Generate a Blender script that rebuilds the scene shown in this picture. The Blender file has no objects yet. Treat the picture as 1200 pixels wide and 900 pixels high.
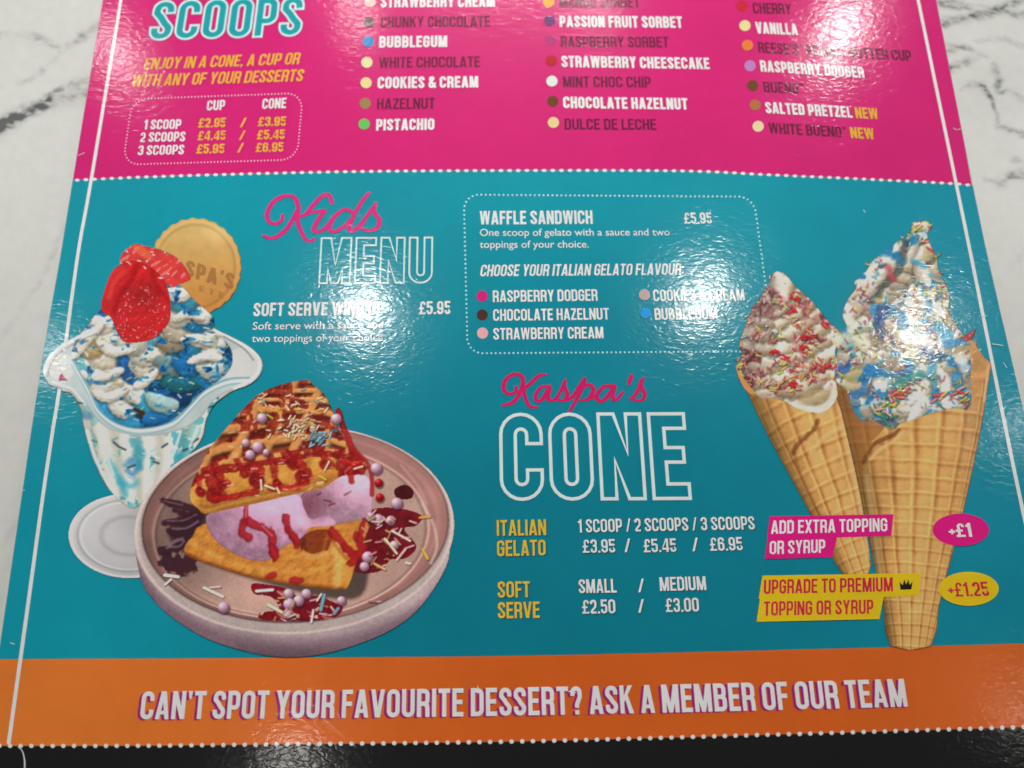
import bpy, math, random
import numpy as np
from mathutils import Vector
from mathutils.geometry import delaunay_2d_cdt

# ------------------------------------------------------------------ camera, world, lamps, exposure
scene = bpy.context.scene
COL = scene.collection
F_PX, TH, DIST, ZT = 900.0, math.radians(16.3), 0.227, 0.0009
CAM = np.array([0.0, -DIST * math.sin(TH), ZT + DIST * math.cos(TH)])
cd = bpy.data.cameras.new('camera'); cam = bpy.data.objects.new('camera', cd); COL.objects.link(cam)
cam.location = CAM; cam.rotation_euler = (TH, 0, 0)
cd.sensor_width = 36.0; cd.lens = 36.0 * F_PX / 1200.0
cd.clip_start = 0.01; cd.clip_end = 50
cd.dof.use_dof = True; cd.dof.focus_distance = 0.220; cd.dof.aperture_fstop = 8.5
scene.camera = cam
scene.render.resolution_x = 1024; scene.render.resolution_y = 768
scene.view_settings.view_transform = 'Standard'; scene.view_settings.look = 'None'
scene.view_settings.exposure = 0.0; scene.view_settings.gamma = 1.0
scene.view_settings.use_curve_mapping = False
world = bpy.data.worlds.new('World'); scene.world = world; world.use_nodes = True
wn = world.node_tree.nodes['Background']
wn.inputs[0].default_value = (0.93, 0.97, 1.0, 1); wn.inputs[1].default_value = 0.05

R_ = np.array([1.0, 0, 0]); U_ = np.array([0, math.cos(TH), math.sin(TH)]); Fw = np.array([0, math.sin(TH), -math.cos(TH)])
def P(px, py, z=ZT):
    """point of the table plane seen at a place of the photograph (1200 x 900)"""
    px = np.asarray(px, float); py = np.asarray(py, float)
    d = (px[..., None] - 600) / F_PX * R_ + (450 - py[..., None]) / F_PX * U_ + Fw
    t = (z - CAM[2]) / d[..., 2]
    return CAM + d * t[..., None]

def area_light(name, loc, target, size, power, color, shape='DISK'):
    ld = bpy.data.lights.new(name, 'AREA'); ld.shape = shape; ld.size = size; ld.energy = power; ld.color = color
    o = bpy.data.objects.new(name, ld); COL.objects.link(o); o.location = loc
    o.rotation_euler = (Vector(target) - Vector(loc)).to_track_quat('-Z', 'Y').to_euler()
    return o
# added area light beyond the top of the menu, for falloff towards the bottom
area_light('top_fill_light', (0.0, 0.78, 0.46), (-0.03, 0.13, 0), 0.22, .50, (1.0, 0.985, 0.95), 'SQUARE').data.spread = math.radians(46)
area_light('side_light', (-0.52, 0.30, 0.25), (0, 0.05, 0), 0.12, .86, (1.0, 0.985, 0.95), 'SQUARE')  # added unseen pair of fill lights, lifting the sides and upper part
area_light('side_light', (0.52, 0.30, 0.25), (0, 0.05, 0), 0.12, 1.2, (1.0, 0.985, 0.95), 'SQUARE')
# ceiling downlights: each stands where its mirror image in the laminate is seen
GLINTS = [(138, 64, 2.3, 0.6), (985, 38, 2.3, 1.6), (417, 4, 2.3, .45), (705, -6, 2.3, .3), (427, 364, 2.3, 1.6), (823, 350, 2.3, 1.3),
          (1072, 388, 2.3, .9), (52, 415, 2.3, .42), (1192, 500, 2.3, .2), (341, 900, 2.3, .28), (1196, 835, 2.3, .08)]
for gx, gy, H, s in GLINTS:
    p = P(gx, gy); d = p - CAM; d = d / np.linalg.norm(d); r = d * np.array([1, 1, -1])
    q = p + r * ((H - p[2]) / r[2])
    area_light('ceiling_downlight', tuple(q), tuple(p), 0.085, 2.1 * s, (1.0, 0.97, 0.90))

# ------------------------------------------------------------------ helpers
def lin(c):
    c = np.asarray(c, float)
    return np.where(c <= 0.04045, c / 12.92, ((c + 0.055) / 1.055) ** 2.4)
def gain(y):     # how strongly the table is lit along the photograph's height (measured on the marble and the white lettering)
    return np.interp(y, [0, 200, 450, 740, 900], [0.94, 0.92, 0.82, 0.71, 0.65])
def ink(rgb, y): # photographed colour (0-255) at height y -> colour of the ink itself
    return tuple(np.clip(lin(np.array(rgb) / 255.0) / gain(y), 0.002, 0.88))

def empty(name, loc=(0, 0, 0), **props):
    o = bpy.data.objects.new(name, None); COL.objects.link(o); o.location = loc; o.empty_display_size = .02
    for k, v in props.items(): o[k] = v
    return o
def mesh_obj(name, V, faces, mat, parent=None, colors=None, label=None, smooth=False):
    V = np.asarray(V, np.float32).reshape(-1, 3)
    if parent is not None: V = V - np.array(parent.matrix_basis.translation if parent.parent is None else (0, 0, 0), np.float32)
    if parent is not None and parent.parent is not None: V = V - np.array(menu.matrix_basis.translation, np.float32)
    me = bpy.data.meshes.new(name)
    if isinstance(faces, np.ndarray):
        n, k = faces.shape
        me.vertices.add(len(V)); me.vertices.foreach_set('co', V.ravel())
        me.loops.add(n * k); me.loops.foreach_set('vertex_index', faces.astype(np.int32).ravel())
        me.polygons.add(n); me.polygons.foreach_set('loop_start', np.arange(0, n * k, k, dtype=np.int32))
        me.polygons.foreach_set('loop_total', np.full(n, k, np.int32))
        me.update(calc_edges=True)
    else:
        me.from_pydata([tuple(v) for v in V], [], faces); me.update()
    if colors is not None:
        a = me.color_attributes.new('Col', 'FLOAT_COLOR', 'POINT')
        c = np.ones((len(V), 4), np.float32); c[:, :3] = colors
        a.data.foreach_set('color', c.ravel())
    me.materials.append(mat)
    o = bpy.data.objects.new(name, me); COL.objects.link(o)
    if parent is not None: o.parent = parent
    if label: o['label'] = label
    return o

LAMINATE = None
def laminate_normal(nt):
    """the embossed, slightly rippled surface of the laminate (shared by every print)"""
    N = nt.nodes; L = nt.links
    geo = N.new('ShaderNodeNewGeometry')
    mp = N.new('ShaderNodeMapping'); mp.inputs['Scale'].default_value = (0.75, 1.35, 1.0); mp.inputs['Rotation'].default_value = (0, 0, 0.35)
    L.new(geo.outputs['Position'], mp.inputs['Vector'])
    n1 = N.new('ShaderNodeTexNoise'); n1.inputs['Scale'].default_value = 520; n1.inputs['Detail'].default_value = 1.2; n1.inputs['Roughness'].default_value = .62; n1.inputs['Distortion'].default_value = .9
    n2 = N.new('ShaderNodeTexNoise'); n2.inputs['Scale'].default_value = 70; n2.inputs['Detail'].default_value = 2
    L.new(mp.outputs[0], n1.inputs['Vector']); L.new(geo.outputs['Position'], n2.inputs['Vector'])
    b1 = N.new('ShaderNodeBump'); b1.inputs['Strength'].default_value = 1; b1.inputs['Distance'].default_value = 0.00004
    b2 = N.new('ShaderNodeBump'); b2.inputs['Strength'].default_value = 1; b2.inputs['Distance'].default_value = 0.00005
    L.new(n1.outputs['Fac'], b1.inputs['Height']); L.new(n2.outputs['Fac'], b2.inputs['Height']); L.new(b2.outputs[0], b1.inputs['Normal'])
    return b1.outputs[0]
def print_mat(name, color=None, mottle=0.06):
    m = bpy.data.materials.new(name); m.use_nodes = True; nt = m.node_tree; N = nt.nodes; L = nt.links
    b = N['Principled BSDF']; b.inputs['Roughness'].default_value = .55; b.inputs['Specular IOR Level'].default_value = .05
    b.inputs['Coat Weight'].default_value = 1.0; b.inputs['Coat Roughness'].default_value = .12; b.inputs['Coat IOR'].default_value = 1.5
    L.new(laminate_normal(nt), b.inputs['Coat Normal'])
    geo = N.new('ShaderNodeNewGeometry')
    ns = N.new('ShaderNodeTexNoise'); ns.inputs['Scale'].default_value = 45; ns.inputs['Detail'].default_value = 6; ns.inputs['Roughness'].default_value = .7
    L.new(geo.outputs['Position'], ns.inputs['Vector'])
    mr = N.new('ShaderNodeMapRange'); mr.inputs['From Min'].default_value = .3; mr.inputs['From Max'].default_value = .7
    mr.inputs['To Min'].default_value = 1 - mottle; mr.inputs['To Max'].default_value = 1 + mottle
    L.new(ns.outputs['Fac'], mr.inputs['Value'])
    mx = N.new('ShaderNodeVectorMath'); mx.operation = 'SCALE'; L.new(mr.outputs[0], mx.inputs['Scale'])
    if color is None:
        at = N.new('ShaderNodeVertexColor'); at.layer_name = 'Col'; L.new(at.outputs['Color'], mx.inputs[0])
    else:
        mx.inputs[0].default_value = color[:3]
    L.new(mx.outputs[0], b.inputs['Base Color'])
    return m
_mats = {}
def ink_mat(rgb, y, mottle=0.04):
    key = (tuple(rgb), int(y // 60))
    if key not in _mats: _mats[key] = print_mat('print_ink_%d_%d_%d' % tuple(rgb), ink(rgb, (y // 60) * 60 + 30), mottle)
    return _mats[key]
PICTURE = print_mat('printed_photo', None, 0.03)

STEP = 0.000012
def Z(layer): return ZT + STEP * layer
def smooth(pts, closed=False, n=8):
    p = np.asarray(pts, float); m = len(p); out = []
    rng = range(m) if closed else range(m - 1)
    for i in rng:
        if closed: a, b, c, d = p[(i - 1) % m], p[i], p[(i + 1) % m], p[(i + 2) % m]
        else: a, b, c, d = p[max(i - 1, 0)], p[i], p[i + 1], p[min(i + 2, m - 1)]
        for k in range(n):
            t = k / n
            out.append(.5 * ((2 * b) + (-a + c) * t + (2 * a - 5 * b + 4 * c - d) * t * t + (-a + 3 * b - 3 * c + d) * t ** 3))
    if not closed: out.append(p[-1])
    return np.array(out)
def offset_ribbon(pts, w, closed=False, caps=False):
    """quads along a polyline with mitred joins; w = full width (scalar or one per point)"""
    p = np.asarray(pts, float); n = len(p); w = np.broadcast_to(np.asarray(w, float), (n,))
    L = []; Rr = []
    for i in range(n):
        a = p[i - 1] if (i > 0 or closed) else None
        b = p[(i + 1) % n] if (i < n - 1 or closed) else None
        d1 = (p[i] - a) if a is not None else (b - p[i]); d2 = (b - p[i]) if b is not None else d1
        d1 = d1 / (np.hypot(*d1) + 1e-12); d2 = d2 / (np.hypot(*d2) + 1e-12)
        n1 = np.array([-d1[1], d1[0]]); n2 = np.array([-d2[1], d2[0]]); m = n1 + n2; ml = np.hypot(*m)
        m = n1 if ml < 1e-6 else m / ml
        s = w[i] / 2 / max(0.45, m @ n1)
        L.append(p[i] + m * s); Rr.append(p[i] - m * s)
    polys = []
    for i in range(n if closed else n - 1):
        j = (i + 1) % n; polys.append([L[i], L[j], Rr[j], Rr[i]])
    if caps:
        for i in (0, n - 1):
            polys.append([p[i] + w[i] / 2 * np.array([math.cos(t), math.sin(t)]) for t in np.linspace(0, 2 * math.pi, 13)[:-1]])
    return polys
def union(polys, eps=1e-5):
    vs = []; fs = []
    for pl in polys:
        pl = [np.asarray(q, float) for q in pl]
        ar = sum(pl[i][0] * pl[(i + 1) % len(pl)][1] - pl[(i + 1) % len(pl)][0] * pl[i][1] for i in range(len(pl)))
        if abs(ar) < 1e-9: continue
        if ar < 0: pl = pl[::-1]
        fs.append(list(range(len(vs), len(vs) + len(pl)))); vs += [Vector((float(q[0]), float(q[1]))) for q in pl]
    v, e, f, ov, oe, of = delaunay_2d_cdt(vs, [], fs, 1, eps)
    v = np.array([(q.x, q.y) for q in v]); f = [list(t) for t in f]
    c = np.array([v[t].mean(0) for t in f]); keep = np.zeros(len(f), bool)
    for pl in polys:      # a face stays when its middle lies in one of the strokes
        pl = np.asarray(pl, float); w = np.zeros(len(f), bool)
        for i in range(len(pl)):
            (xa, ya), (xb, yb) = pl[i - 1], pl[i]
            if ya != yb: w ^= ((ya > c[:, 1]) != (yb > c[:, 1])) & (c[:, 0] < (xb - xa) * (c[:, 1] - ya) / (yb - ya) + xa)
        keep |= w
    return v, [t for t, k in zip(f, keep) if k]
def sheet(name, v2, faces, layer, mat, parent, label=None):
    v2 = np.asarray(v2, float); V = P(v2[:, 0], v2[:, 1], Z(layer))
    # image y runs down: flip the winding so that the faces look up
    fs = []
    for f in faces:
        a = sum(V[f[i]][0] * V[f[(i + 1) % len(f)]][1] - V[f[(i + 1) % len(f)]][0] * V[f[i]][1] for i in range(len(f)))
        fs.append(list(f) if a > 0 else list(f)[::-1])
    return mesh_obj(name, V, fs, mat, parent, label=label)

# ------------------------------------------------------------------ a narrow capital alphabet, drawn stroke by stroke
W0 = 0.165
def arc(cx, cy, rx, ry, a0, a1, n=8):
    return [(cx + rx * math.cos(math.radians(t)), cy + ry * math.sin(math.radians(t))) for t in np.linspace(a0, a1, n)]
def glyph(ch, w=W0):
    a = w / 2; T = 1 - a; S = lambda *p: ('s', list(p)); C = lambda *p: ('c', list(p))
    W = .48; l, r = a, W - a; rx = (r - l) / 2; ry = .15; m = (l + r) / 2
    top = arc(m, T - ry, rx, ry, 180, 0, 11); bot = arc(m, a + ry, rx, ry, 0, -180, 11)
    if ch in 'O0': return W, [C(*(top + bot))]
    if ch == 'Q': return W, [C(*(top + bot)), S((m, .25), (W, 0.0))]
    if ch == 'C': return W, [S((r, .655), *(top[::-1]), *(bot[::-1]), (r, .345))]
    if ch == 'G': return W, [S((r, .67), *(top[::-1]), *(bot[::-1]), (r, .50), (m - .01, .50))]
    if ch == 'D': return W, [S((l, 0), (l, 1)), S((l, T), (m, T), *arc(m, T - ry, rx, ry, 90, 0, 7), *arc(m, a + ry, rx, ry, 0, -90, 7), (l, a))]
    if ch == 'U': return W, [S((l, 1), *(bot[::-1]), (r, 1))]
    if ch == 'J': return .36, [S((.36 - a, 1), *arc(.36 - a - .13, a + .13, .13, .13, 0, -90, 6), (0.0, a))]
    if ch == 'I': return w, [S((a, 0), (a, 1))]
    if ch == '1': return .27, [S((.27 - a, 0), (.27 - a, 1)), S((.27 - a, .80), (0, .80))]
    if ch == 'L': return .40, [S((a, 1), (a, a), (.40, a))]
    if ch == 'E': return .42, [S((.42, T), (a, T), (a, a), (.42, a)), S((a, .515), (.385, .515))]
    if ch == 'F': return .40, [S((.40, T), (a, T), (a, 0)), S((a, .50), (.375, .50))]
    if ch == 'T': return .44, [S((0, T), (.44, T)), S((.22, T), (.22, 0))]
    if ch == 'H': return W, [S((l, 0), (l, 1)), S((r, 0), (r, 1)), S((l, .51), (r, .51))]
    if ch == 'N': return .50, [S((a, 0), (a, 1)), S((.50 - a, 0), (.50 - a, 1)), ('p', [(0, 1), (w * 1.05, 1), (.50, 0), (.50 - w * 1.05, 0)])]
    if ch == 'M': return .64, [S((a, 0), (a, 1)), S((.64 - a, 0), (.64 - a, 1)), ('p', [(0, 1), (w * 1.25, 1), (.32 + w * .45, 0), (.32 - w * .45, 0)]), ('p', [(.64, 1), (.64 - w * 1.25, 1), (.32 - w * .45, 0), (.32 + w * .45, 0)])]
    if ch == 'A': return .52, [('p', [(0, 0), (w, 0), (.26 + w * .42, 1), (.26 - w * .60, 1)]), ('p', [(.52, 0), (.52 - w, 0), (.26 - w * .42, 1), (.26 + w * .60, 1)]), ('p', [(.12, .17), (.40, .17), (.37, .17 + w * .85), (.15, .17 + w * .85)])]
    if ch == 'V': return .52, [('p', [(0, 1), (w, 1), (.26 + w * .42, 0), (.26 - w * .60, 0)]), ('p', [(.52, 1), (.52 - w, 1), (.26 - w * .42, 0), (.26 + w * .60, 0)])]
    if ch == 'W':
        g = []
        for o in (0, .32): g += [('p', [(o, 1), (o + w * .95, 1), (o + .20 + w * .40, 0), (o + .20 - w * .48, 0)]), ('p', [(o + .40, 1), (o + .40 - w * .7, 1), (o + .20 - w * .40, 0), (o + .20 + w * .48, 0)])]
        return .72, g
    if ch == 'Y': return .50, [S((.25, 0), (.25, .45)), ('p', [(0, 1), (w * 1.05, 1), (.25 + a, .40), (.25 - a, .40)]), ('p', [(.50, 1), (.50 - w * 1.05, 1), (.25 - a, .40), (.25 + a, .40)])]
    if ch == 'X': return .50, [('p', [(0, 1), (w * 1.05, 1), (.50, 0), (.50 - w * 1.05, 0)]), ('p', [(.50, 1), (.50 - w * 1.05, 1), (0, 0), (w * 1.05, 0)])]
    if ch == 'Z': return .42, [S((0, T), (.41, T)), S((0.01, a), (.42, a)), ('p', [(.42, 1 - w), (.42 - w * 1.1, 1 - w), (0, w), (w * 1.1, w)])]
    if ch == 'K': return .50, [S((a, 0), (a, 1)), ('p', [(w * .9, .38), (w * .9, .60), (.49 - w * 1.1, 1), (.49, 1)]), ('p', [(.19, .55), (.30, .66), (.51, 0), (.51 - w * 1.1, 0)])]
    def bowl(y0, y1, xr=r, rr=.13):
        return S((l, y1), (m, y1), *arc(xr - rr, y1 - rr, rr, rr, 90, 0, 6), *arc(xr - rr, y0 + rr, rr, rr, 0, -90, 6), (l, y0))
    if ch == 'P': return .46, [S((l, 0), (l, 1)), bowl(.40, T, .46 - a)]
    if ch == 'R': return W, [S((l, 0), (l, 1)), bowl(.47, T, r - .005), S((r - .10, .47), (r - .02, .40), (r - .005, .30), (r, 0))]
    if ch == 'B': return W, [S((l, 0), (l, 1)), bowl(.52, T, r - .015), bowl(a, .52, r)]
    if ch == 'S': return .46, [S((.46 - a, .68), *arc(.23, T - .14, .23 - a, .14, 0, 180, 9), (a, .69), *[(a + (.46 - w) * t, .66 - .32 * (t * t * (3 - 2 * t))) for t in (.12, .35, .65, .88)], (.46 - a, .30), *arc(.23, a + .14, .23 - a, .14, 0, -180, 9), (a, .32))]
    if ch == '2': return .44, [S((a, .68), (a, T - .14), *arc(.22, T - .14, .22 - a, .14, 180, 0, 9), (.44 - a, .64), (.35, .48), (.16, .26), (a + .01, .14), (a + .01, a)), S((a, a), (.43, a))]
    if ch == '3': return .45, [S((a, .70), *arc(.225, T - .13, .225 - a, .13, 180, 0, 9), (.45 - a, .63), (.33, .53), (.17, .525)), S((.17, .525), (.33, .52), (.45 - a, .42), *arc(.225, a + .13, .225 - a, .13, 0, -180, 9), (a, .31))]
    if ch == '4': return .48, [S((.36, 0), (.36, 1)), S((0.02, .24), (.48, .24)), ('p', [(0.0, .18), (0.0, .32), (.26, 1), (.38, 1)])]
    if ch == '5': return .44, [S((.42, T), (a, T), (a, .53)), S((a, .50), (a + .03, .57), *arc(.225, .46, .22 - a, .14, 120, 0, 6), *arc(.22, a + .14, .22 - a, .14, 0, -180, 9), (a, .31))]
    if ch == '6': return .46, [S((.46 - a, .70), *arc(.23, T - .14, .23 - a, .14, 0, 180, 9), *arc(.23, a + .14, .23 - a, .14, -180, 0, 9), *arc(.23, .45, .23 - a, .13, 0, 180, 7))]
    if ch == '9': return .46, [S((a, .30), *arc(.23, a + .14, .23 - a, .14, -180, 0, 9), *arc(.23, T - .14, .23 - a, .14, 0, 180, 9), *arc(.23, .55, .23 - a, .13, -180, 0, 7))]
    if ch == '£': return .48, [S((.46 - a + .01, .72), *arc(.28, T - .13, .18 - a * .7, .13, 0, 180, 8), (.165, .5), (.165, .2), (.10, a)), S((0.0, a), (.48, a)), S((0.0, .47), (.37, .47))]
    if ch == '?': return .43, [S((a, .66), (a, T - .14), *arc(.215, T - .14, .215 - a, .14, 180, 0, 9), (.43 - a, .62), (.29, .47), (.24, .36), (.24, .24)), S((.24, 0), (.24, .15))]
    if ch == '&': return .52, [S((.52, .03), (.38, .22), (.14, .66), (.12, .80), (.16, .90), (.24, T), (.33, .88), (.33, .76), (.10, .42), (.08, .22), (.14, .11), (.24, a), (.36, .13), (.45, .36), (.45, .46))]
    if ch == '.': return w, [S((a, 0), (a, w))]
    if ch == ',': return w, [S((a, w), (a, .02)), ('p', [(w, .03), (w * .4, -.14), (.01, -.14), (a, .03)])]
    if ch == ':': return w, [S((a, .1), (a, .1 + w)), S((a, .60), (a, .60 + w))]
    if ch == "'": return w, [('p', [(0, 1), (w, 1), (w * .8, .72), (w * .25, .72)])]
    if ch == '/': return .34, [('p', [(0, 0), (w * .8, 0), (.34, 1), (.34 - w * .8, 1)])]
    if ch == '+': return .44, [S((.22, .2), (.22, .64)), S((0, .42), (.44, .42))]
    if ch == '*': # small raised mark
        return .30, [C(*arc(.15, .86, .10, .10, 0, 330, 10))]
    if ch == '^': return .40, [S((.0, .96), (.18, .96)), S((.09, .96), (.09, .72)), S((.22, .72), (.22, .98), (.30, .82), (.38, .98), (.38, .72))]
    return .22, []
_gc = {}
def glyph_mesh(ch, w):
    k = (ch, w)
    if k not in _gc:
        adv, st = glyph(ch, w); polys = []
        for kind, pts in st:
            ww = w if ch not in '*^' else .06
            if ch == '^': ww = .055
            if ch == '+': ww = w * .8
            if ch == '£' : ww = w * .86
            if kind == 'p': polys.append(pts)
            else: polys += offset_ribbon(pts, ww, kind == 'c')
        _gc[k] = (adv, union(polys) if polys else None)
    return _gc[k]
VP = np.array([539.0, -2632.0])
def along(base, s):
    b = np.asarray(base, float); seg = np.hypot(*np.diff(b, axis=0).T); cum = np.concatenate([[0], np.cumsum(seg)])
    t = s * cum[-1]; x = np.interp(t, cum, b[:, 0]); y = np.interp(t, cum, b[:, 1])
    e = 1e-3 * cum[-1]; x2 = np.interp(np.minimum(t + e, cum[-1]), cum, b[:, 0]); y2 = np.interp(np.minimum(t + e, cum[-1]), cum, b[:, 1])
    x1 = np.interp(np.maximum(t - e, 0), cum, b[:, 0]); y1 = np.interp(np.maximum(t - e, 0), cum, b[:, 1])
    d = np.stack([x2 - x1, y2 - y1], -1); d /= np.hypot(d[..., 0], d[..., 1])[..., None]
    return np.stack([x, y], -1), d, cum[-1]
def set_text(s, base, h, w=W0, slant=0.0, gap=.075, space=.20):
    """glyph outlines laid along a baseline of photograph points; returns 2-D points and faces"""
    items = []; x = 0
    for ch in s:
        if ch == ' ': x += space + gap * .3; continue
        adv, g = glyph_mesh(ch, w)
        if g is not None: items.append((x, g, ch))
        x += adv + gap
    total = x - gap; V = []; Fc = []; n = 0; per = []
    for x0, (v, f), ch in items:
        u = (v[:, 0] + x0) / total; p, d, Ln = along(base, u)
        up = VP - p; up /= np.hypot(up[:, 0], up[:, 1])[:, None]
        q = p + up * (v[:, 1] * h)[:, None] + d * (v[:, 1] * h * slant)[:, None]
        V.append(q); Fc += [[i + n for i in t] for t in f]; per.append((q, f)); n += len(v)
    return np.concatenate(V), Fc, per
def lettering(s, base, h, rgb, layer=8, w=W0, slant=0, shadow=None, label=None, parent=None, gap=.075, space=.20, boldshadow=None):
    v, f, per = set_text(s, base, h, w, slant, gap, space); y = base[0][1]
    parent = parent or menu; k = 0
    for word in s.split(' '):
        vv = []; ff = []; n = 0
        for q, g in per[k:k + len(word)]: vv.append(q); ff += [[i + n for i in t] for t in g]; n += len(q)
        cells = per[k:k + len(word)]; k += len(word); vv = np.concatenate(vv); mark = word.replace('*', '').replace('^', '')
        tint = {(238, 232, 238): 'white', (112, 28, 66): 'dark', (232, 176, 56): 'yellow', (204, 170, 48): 'golden', (186, 36, 62): 'red'}.get(tuple(rgb), 'white')
        lab = None if ("'S" in mark and 'REE' in mark) or mark in ('/', '+', '&', 'BUENO') else '%s printed word %s' % (tint, mark)
        if h > 25 or (h < 11.5 and '£' in word):
            g0 = empty_part('printed_word', lab, parent)
            for q, g in cells:
                sheet('letter', q, g, layer, ink_mat(rgb, y), g0)
                if shadow: sheet('letter_shadow', q + np.array(shadow[0]), g, layer - 1, ink_mat(shadow[1], y), g0)
            continue
        o = sheet('printed_word', vv, ff, layer, ink_mat(rgb, y), parent, lab)
        if shadow: sheet('word_shadow', vv + np.array(shadow[0]), ff, layer - 1, ink_mat(shadow[1], y), o)
def boundary_loops(v, faces):
    cnt = {}
    for f in faces:
        for i in range(len(f)):
            a, b = f[i], f[(i + 1) % len(f)]
            if (b, a) in cnt: del cnt[(b, a)]
            else: cnt[(a, b)] = 1
    nxt = {a: b for a, b in cnt}; loops = []
    while nxt:
        st = next(iter(nxt)); lp = [st]; c = nxt.pop(st)
        while c != st and c in nxt: lp.append(c); c = nxt.pop(c)
        if len(lp) > 2: loops.append(lp)
    return [v[l] for l in loops]
def clean(lp, tol=.12):
    """drop points that lie on a straight run"""
    p = list(map(np.array, lp)); ch = True
    while ch and len(p) > 4:
        ch = False
        for i in range(len(p)):
            a, b, c = p[i - 1], p[i], p[(i + 1) % len(p)]; d = c - a; L = np.hypot(*d)
            if L < 1e-6 or abs(d[0] * (b - a)[1] - d[1] * (b - a)[0]) / L < tol * .25 or np.hypot(*(b - a)) < tol: p.pop(i); ch = True; break
    return np.array(p)
def outlined(s, base, h, rgb, line, layer=8, w=W0, fill=None, slant=0, gap=.075, label=None, inset=True):
    v, f, per = set_text(s, base, h, w, slant, gap); y = base[0][1]
    g = empty_part('outlined_word', label)
    for (q, ff), ch in zip(per, [c for c in s if c != ' ']):
        polys = []
        for lp in boundary_loops(q, ff):
            lp = clean(lp)
            polys += offset_ribbon(lp, line, True)
        vv, f2 = union(polys, 1e-4)
        sheet('letter_outline', vv, f2, layer + 1, ink_mat(rgb, y), g)
        if fill: sheet('letter_fill', q, ff, layer, ink_mat(fill, y), g)
    return g
def empty_part(name, label=None, parent=None):
    o = bpy.data.objects.new(name, None); COL.objects.link(o); o.parent = parent or menu; o.empty_display_size = .01
    if label: o['label'] = label
    return o
def disc(name, cx, cy, rx, ry, rgb, layer=8, parent=None, label=None, n=28, rot=0):
    t = np.linspace(0, 2 * math.pi, n + 1)[:-1]; c, s = math.cos(rot), math.sin(rot)
    x = rx * np.cos(t); y = ry * np.sin(t)
    v = np.stack([cx + x * c - y * s, cy + x * s + y * c], -1)
    return sheet(name, v, [list(range(n))], layer, ink_mat(rgb, cy), parent or menu, label)
def dotted(name, pts, spacing, rx, ry, rgb, layer, label, closed=False, n=10):
    p = np.asarray(pts, float)
    if closed: p = np.vstack([p, p[:1]])
    seg = np.hypot(*np.diff(p, axis=0).T); cum = np.concatenate([[0], np.cumsum(seg)]); m = int(cum[-1] / spacing)
    V = []; Fc = []
    rr = random.Random(3)
    for i in range(m):
        t = (i + .5) * cum[-1] / m; x = np.interp(t, cum, p[:, 0]); y = np.interp(t, cum, p[:, 1]); k = len(V)
        for j in range(n):
            a = 2 * math.pi * j / n; V.append((x + rx * math.cos(a), y + ry * math.sin(a)))
        Fc.append(list(range(k, k + n)))
    return sheet(name, V, Fc, layer, ink_mat(rgb, p[:, 1].mean()), menu, label)
def rounded(tl, tr, br, bl, r):
    out = []
    C = [np.array(c, float) for c in (tl, tr, br, bl)]
    for i in range(4):
        a, b, c = C[i - 1], C[i], C[(i + 1) % 4]
        d1 = (a - b) / np.hypot(*(a - b)); d2 = (c - b) / np.hypot(*(c - b)); p0 = b + d1 * r; p1 = b + d2 * r
        for t in np.linspace(0, 1, 8):
            out.append((1 - t) ** 2 * p0 + 2 * t * (1 - t) * (b * .72 + (p0 + p1) * .14) + t * t * p1)
    return out

# ------------------------------------------------------------------ value noise
def vnoise(X, Y, scale, seed, octaves=1, rough=.5):
    out = np.zeros_like(X, float); amp = 1; tot = 0
    for o in range(octaves):
        rg = np.random.RandomState(seed * 17 + o * 131 + 5); g = rg.rand(257, 257)
        x = X / scale * 2 ** o + 37.3 * o; y = Y / scale * 2 ** o + 11.7 * o
        xi = np.floor(x).astype(int); yi = np.floor(y).astype(int); fx = x - xi; fy = y - yi
        fx = fx * fx * (3 - 2 * fx); fy = fy * fy * (3 - 2 * fy)
        a = g[yi % 257, xi % 257]; b = g[yi % 257, (xi + 1) % 257]; c = g[(yi + 1) % 257, xi % 257]; d = g[(yi + 1) % 257, (xi + 1) % 257]
        out += amp * ((a * (1 - fx) + b * fx) * (1 - fy) + (c * (1 - fx) + d * fx) * fy); tot += amp; amp *= rough
    return out / tot
def sstep(e0, e1, x):
    t = np.clip((x - e0) / (e1 - e0), 0, 1); return t * t * (3 - 2 * t)

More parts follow.
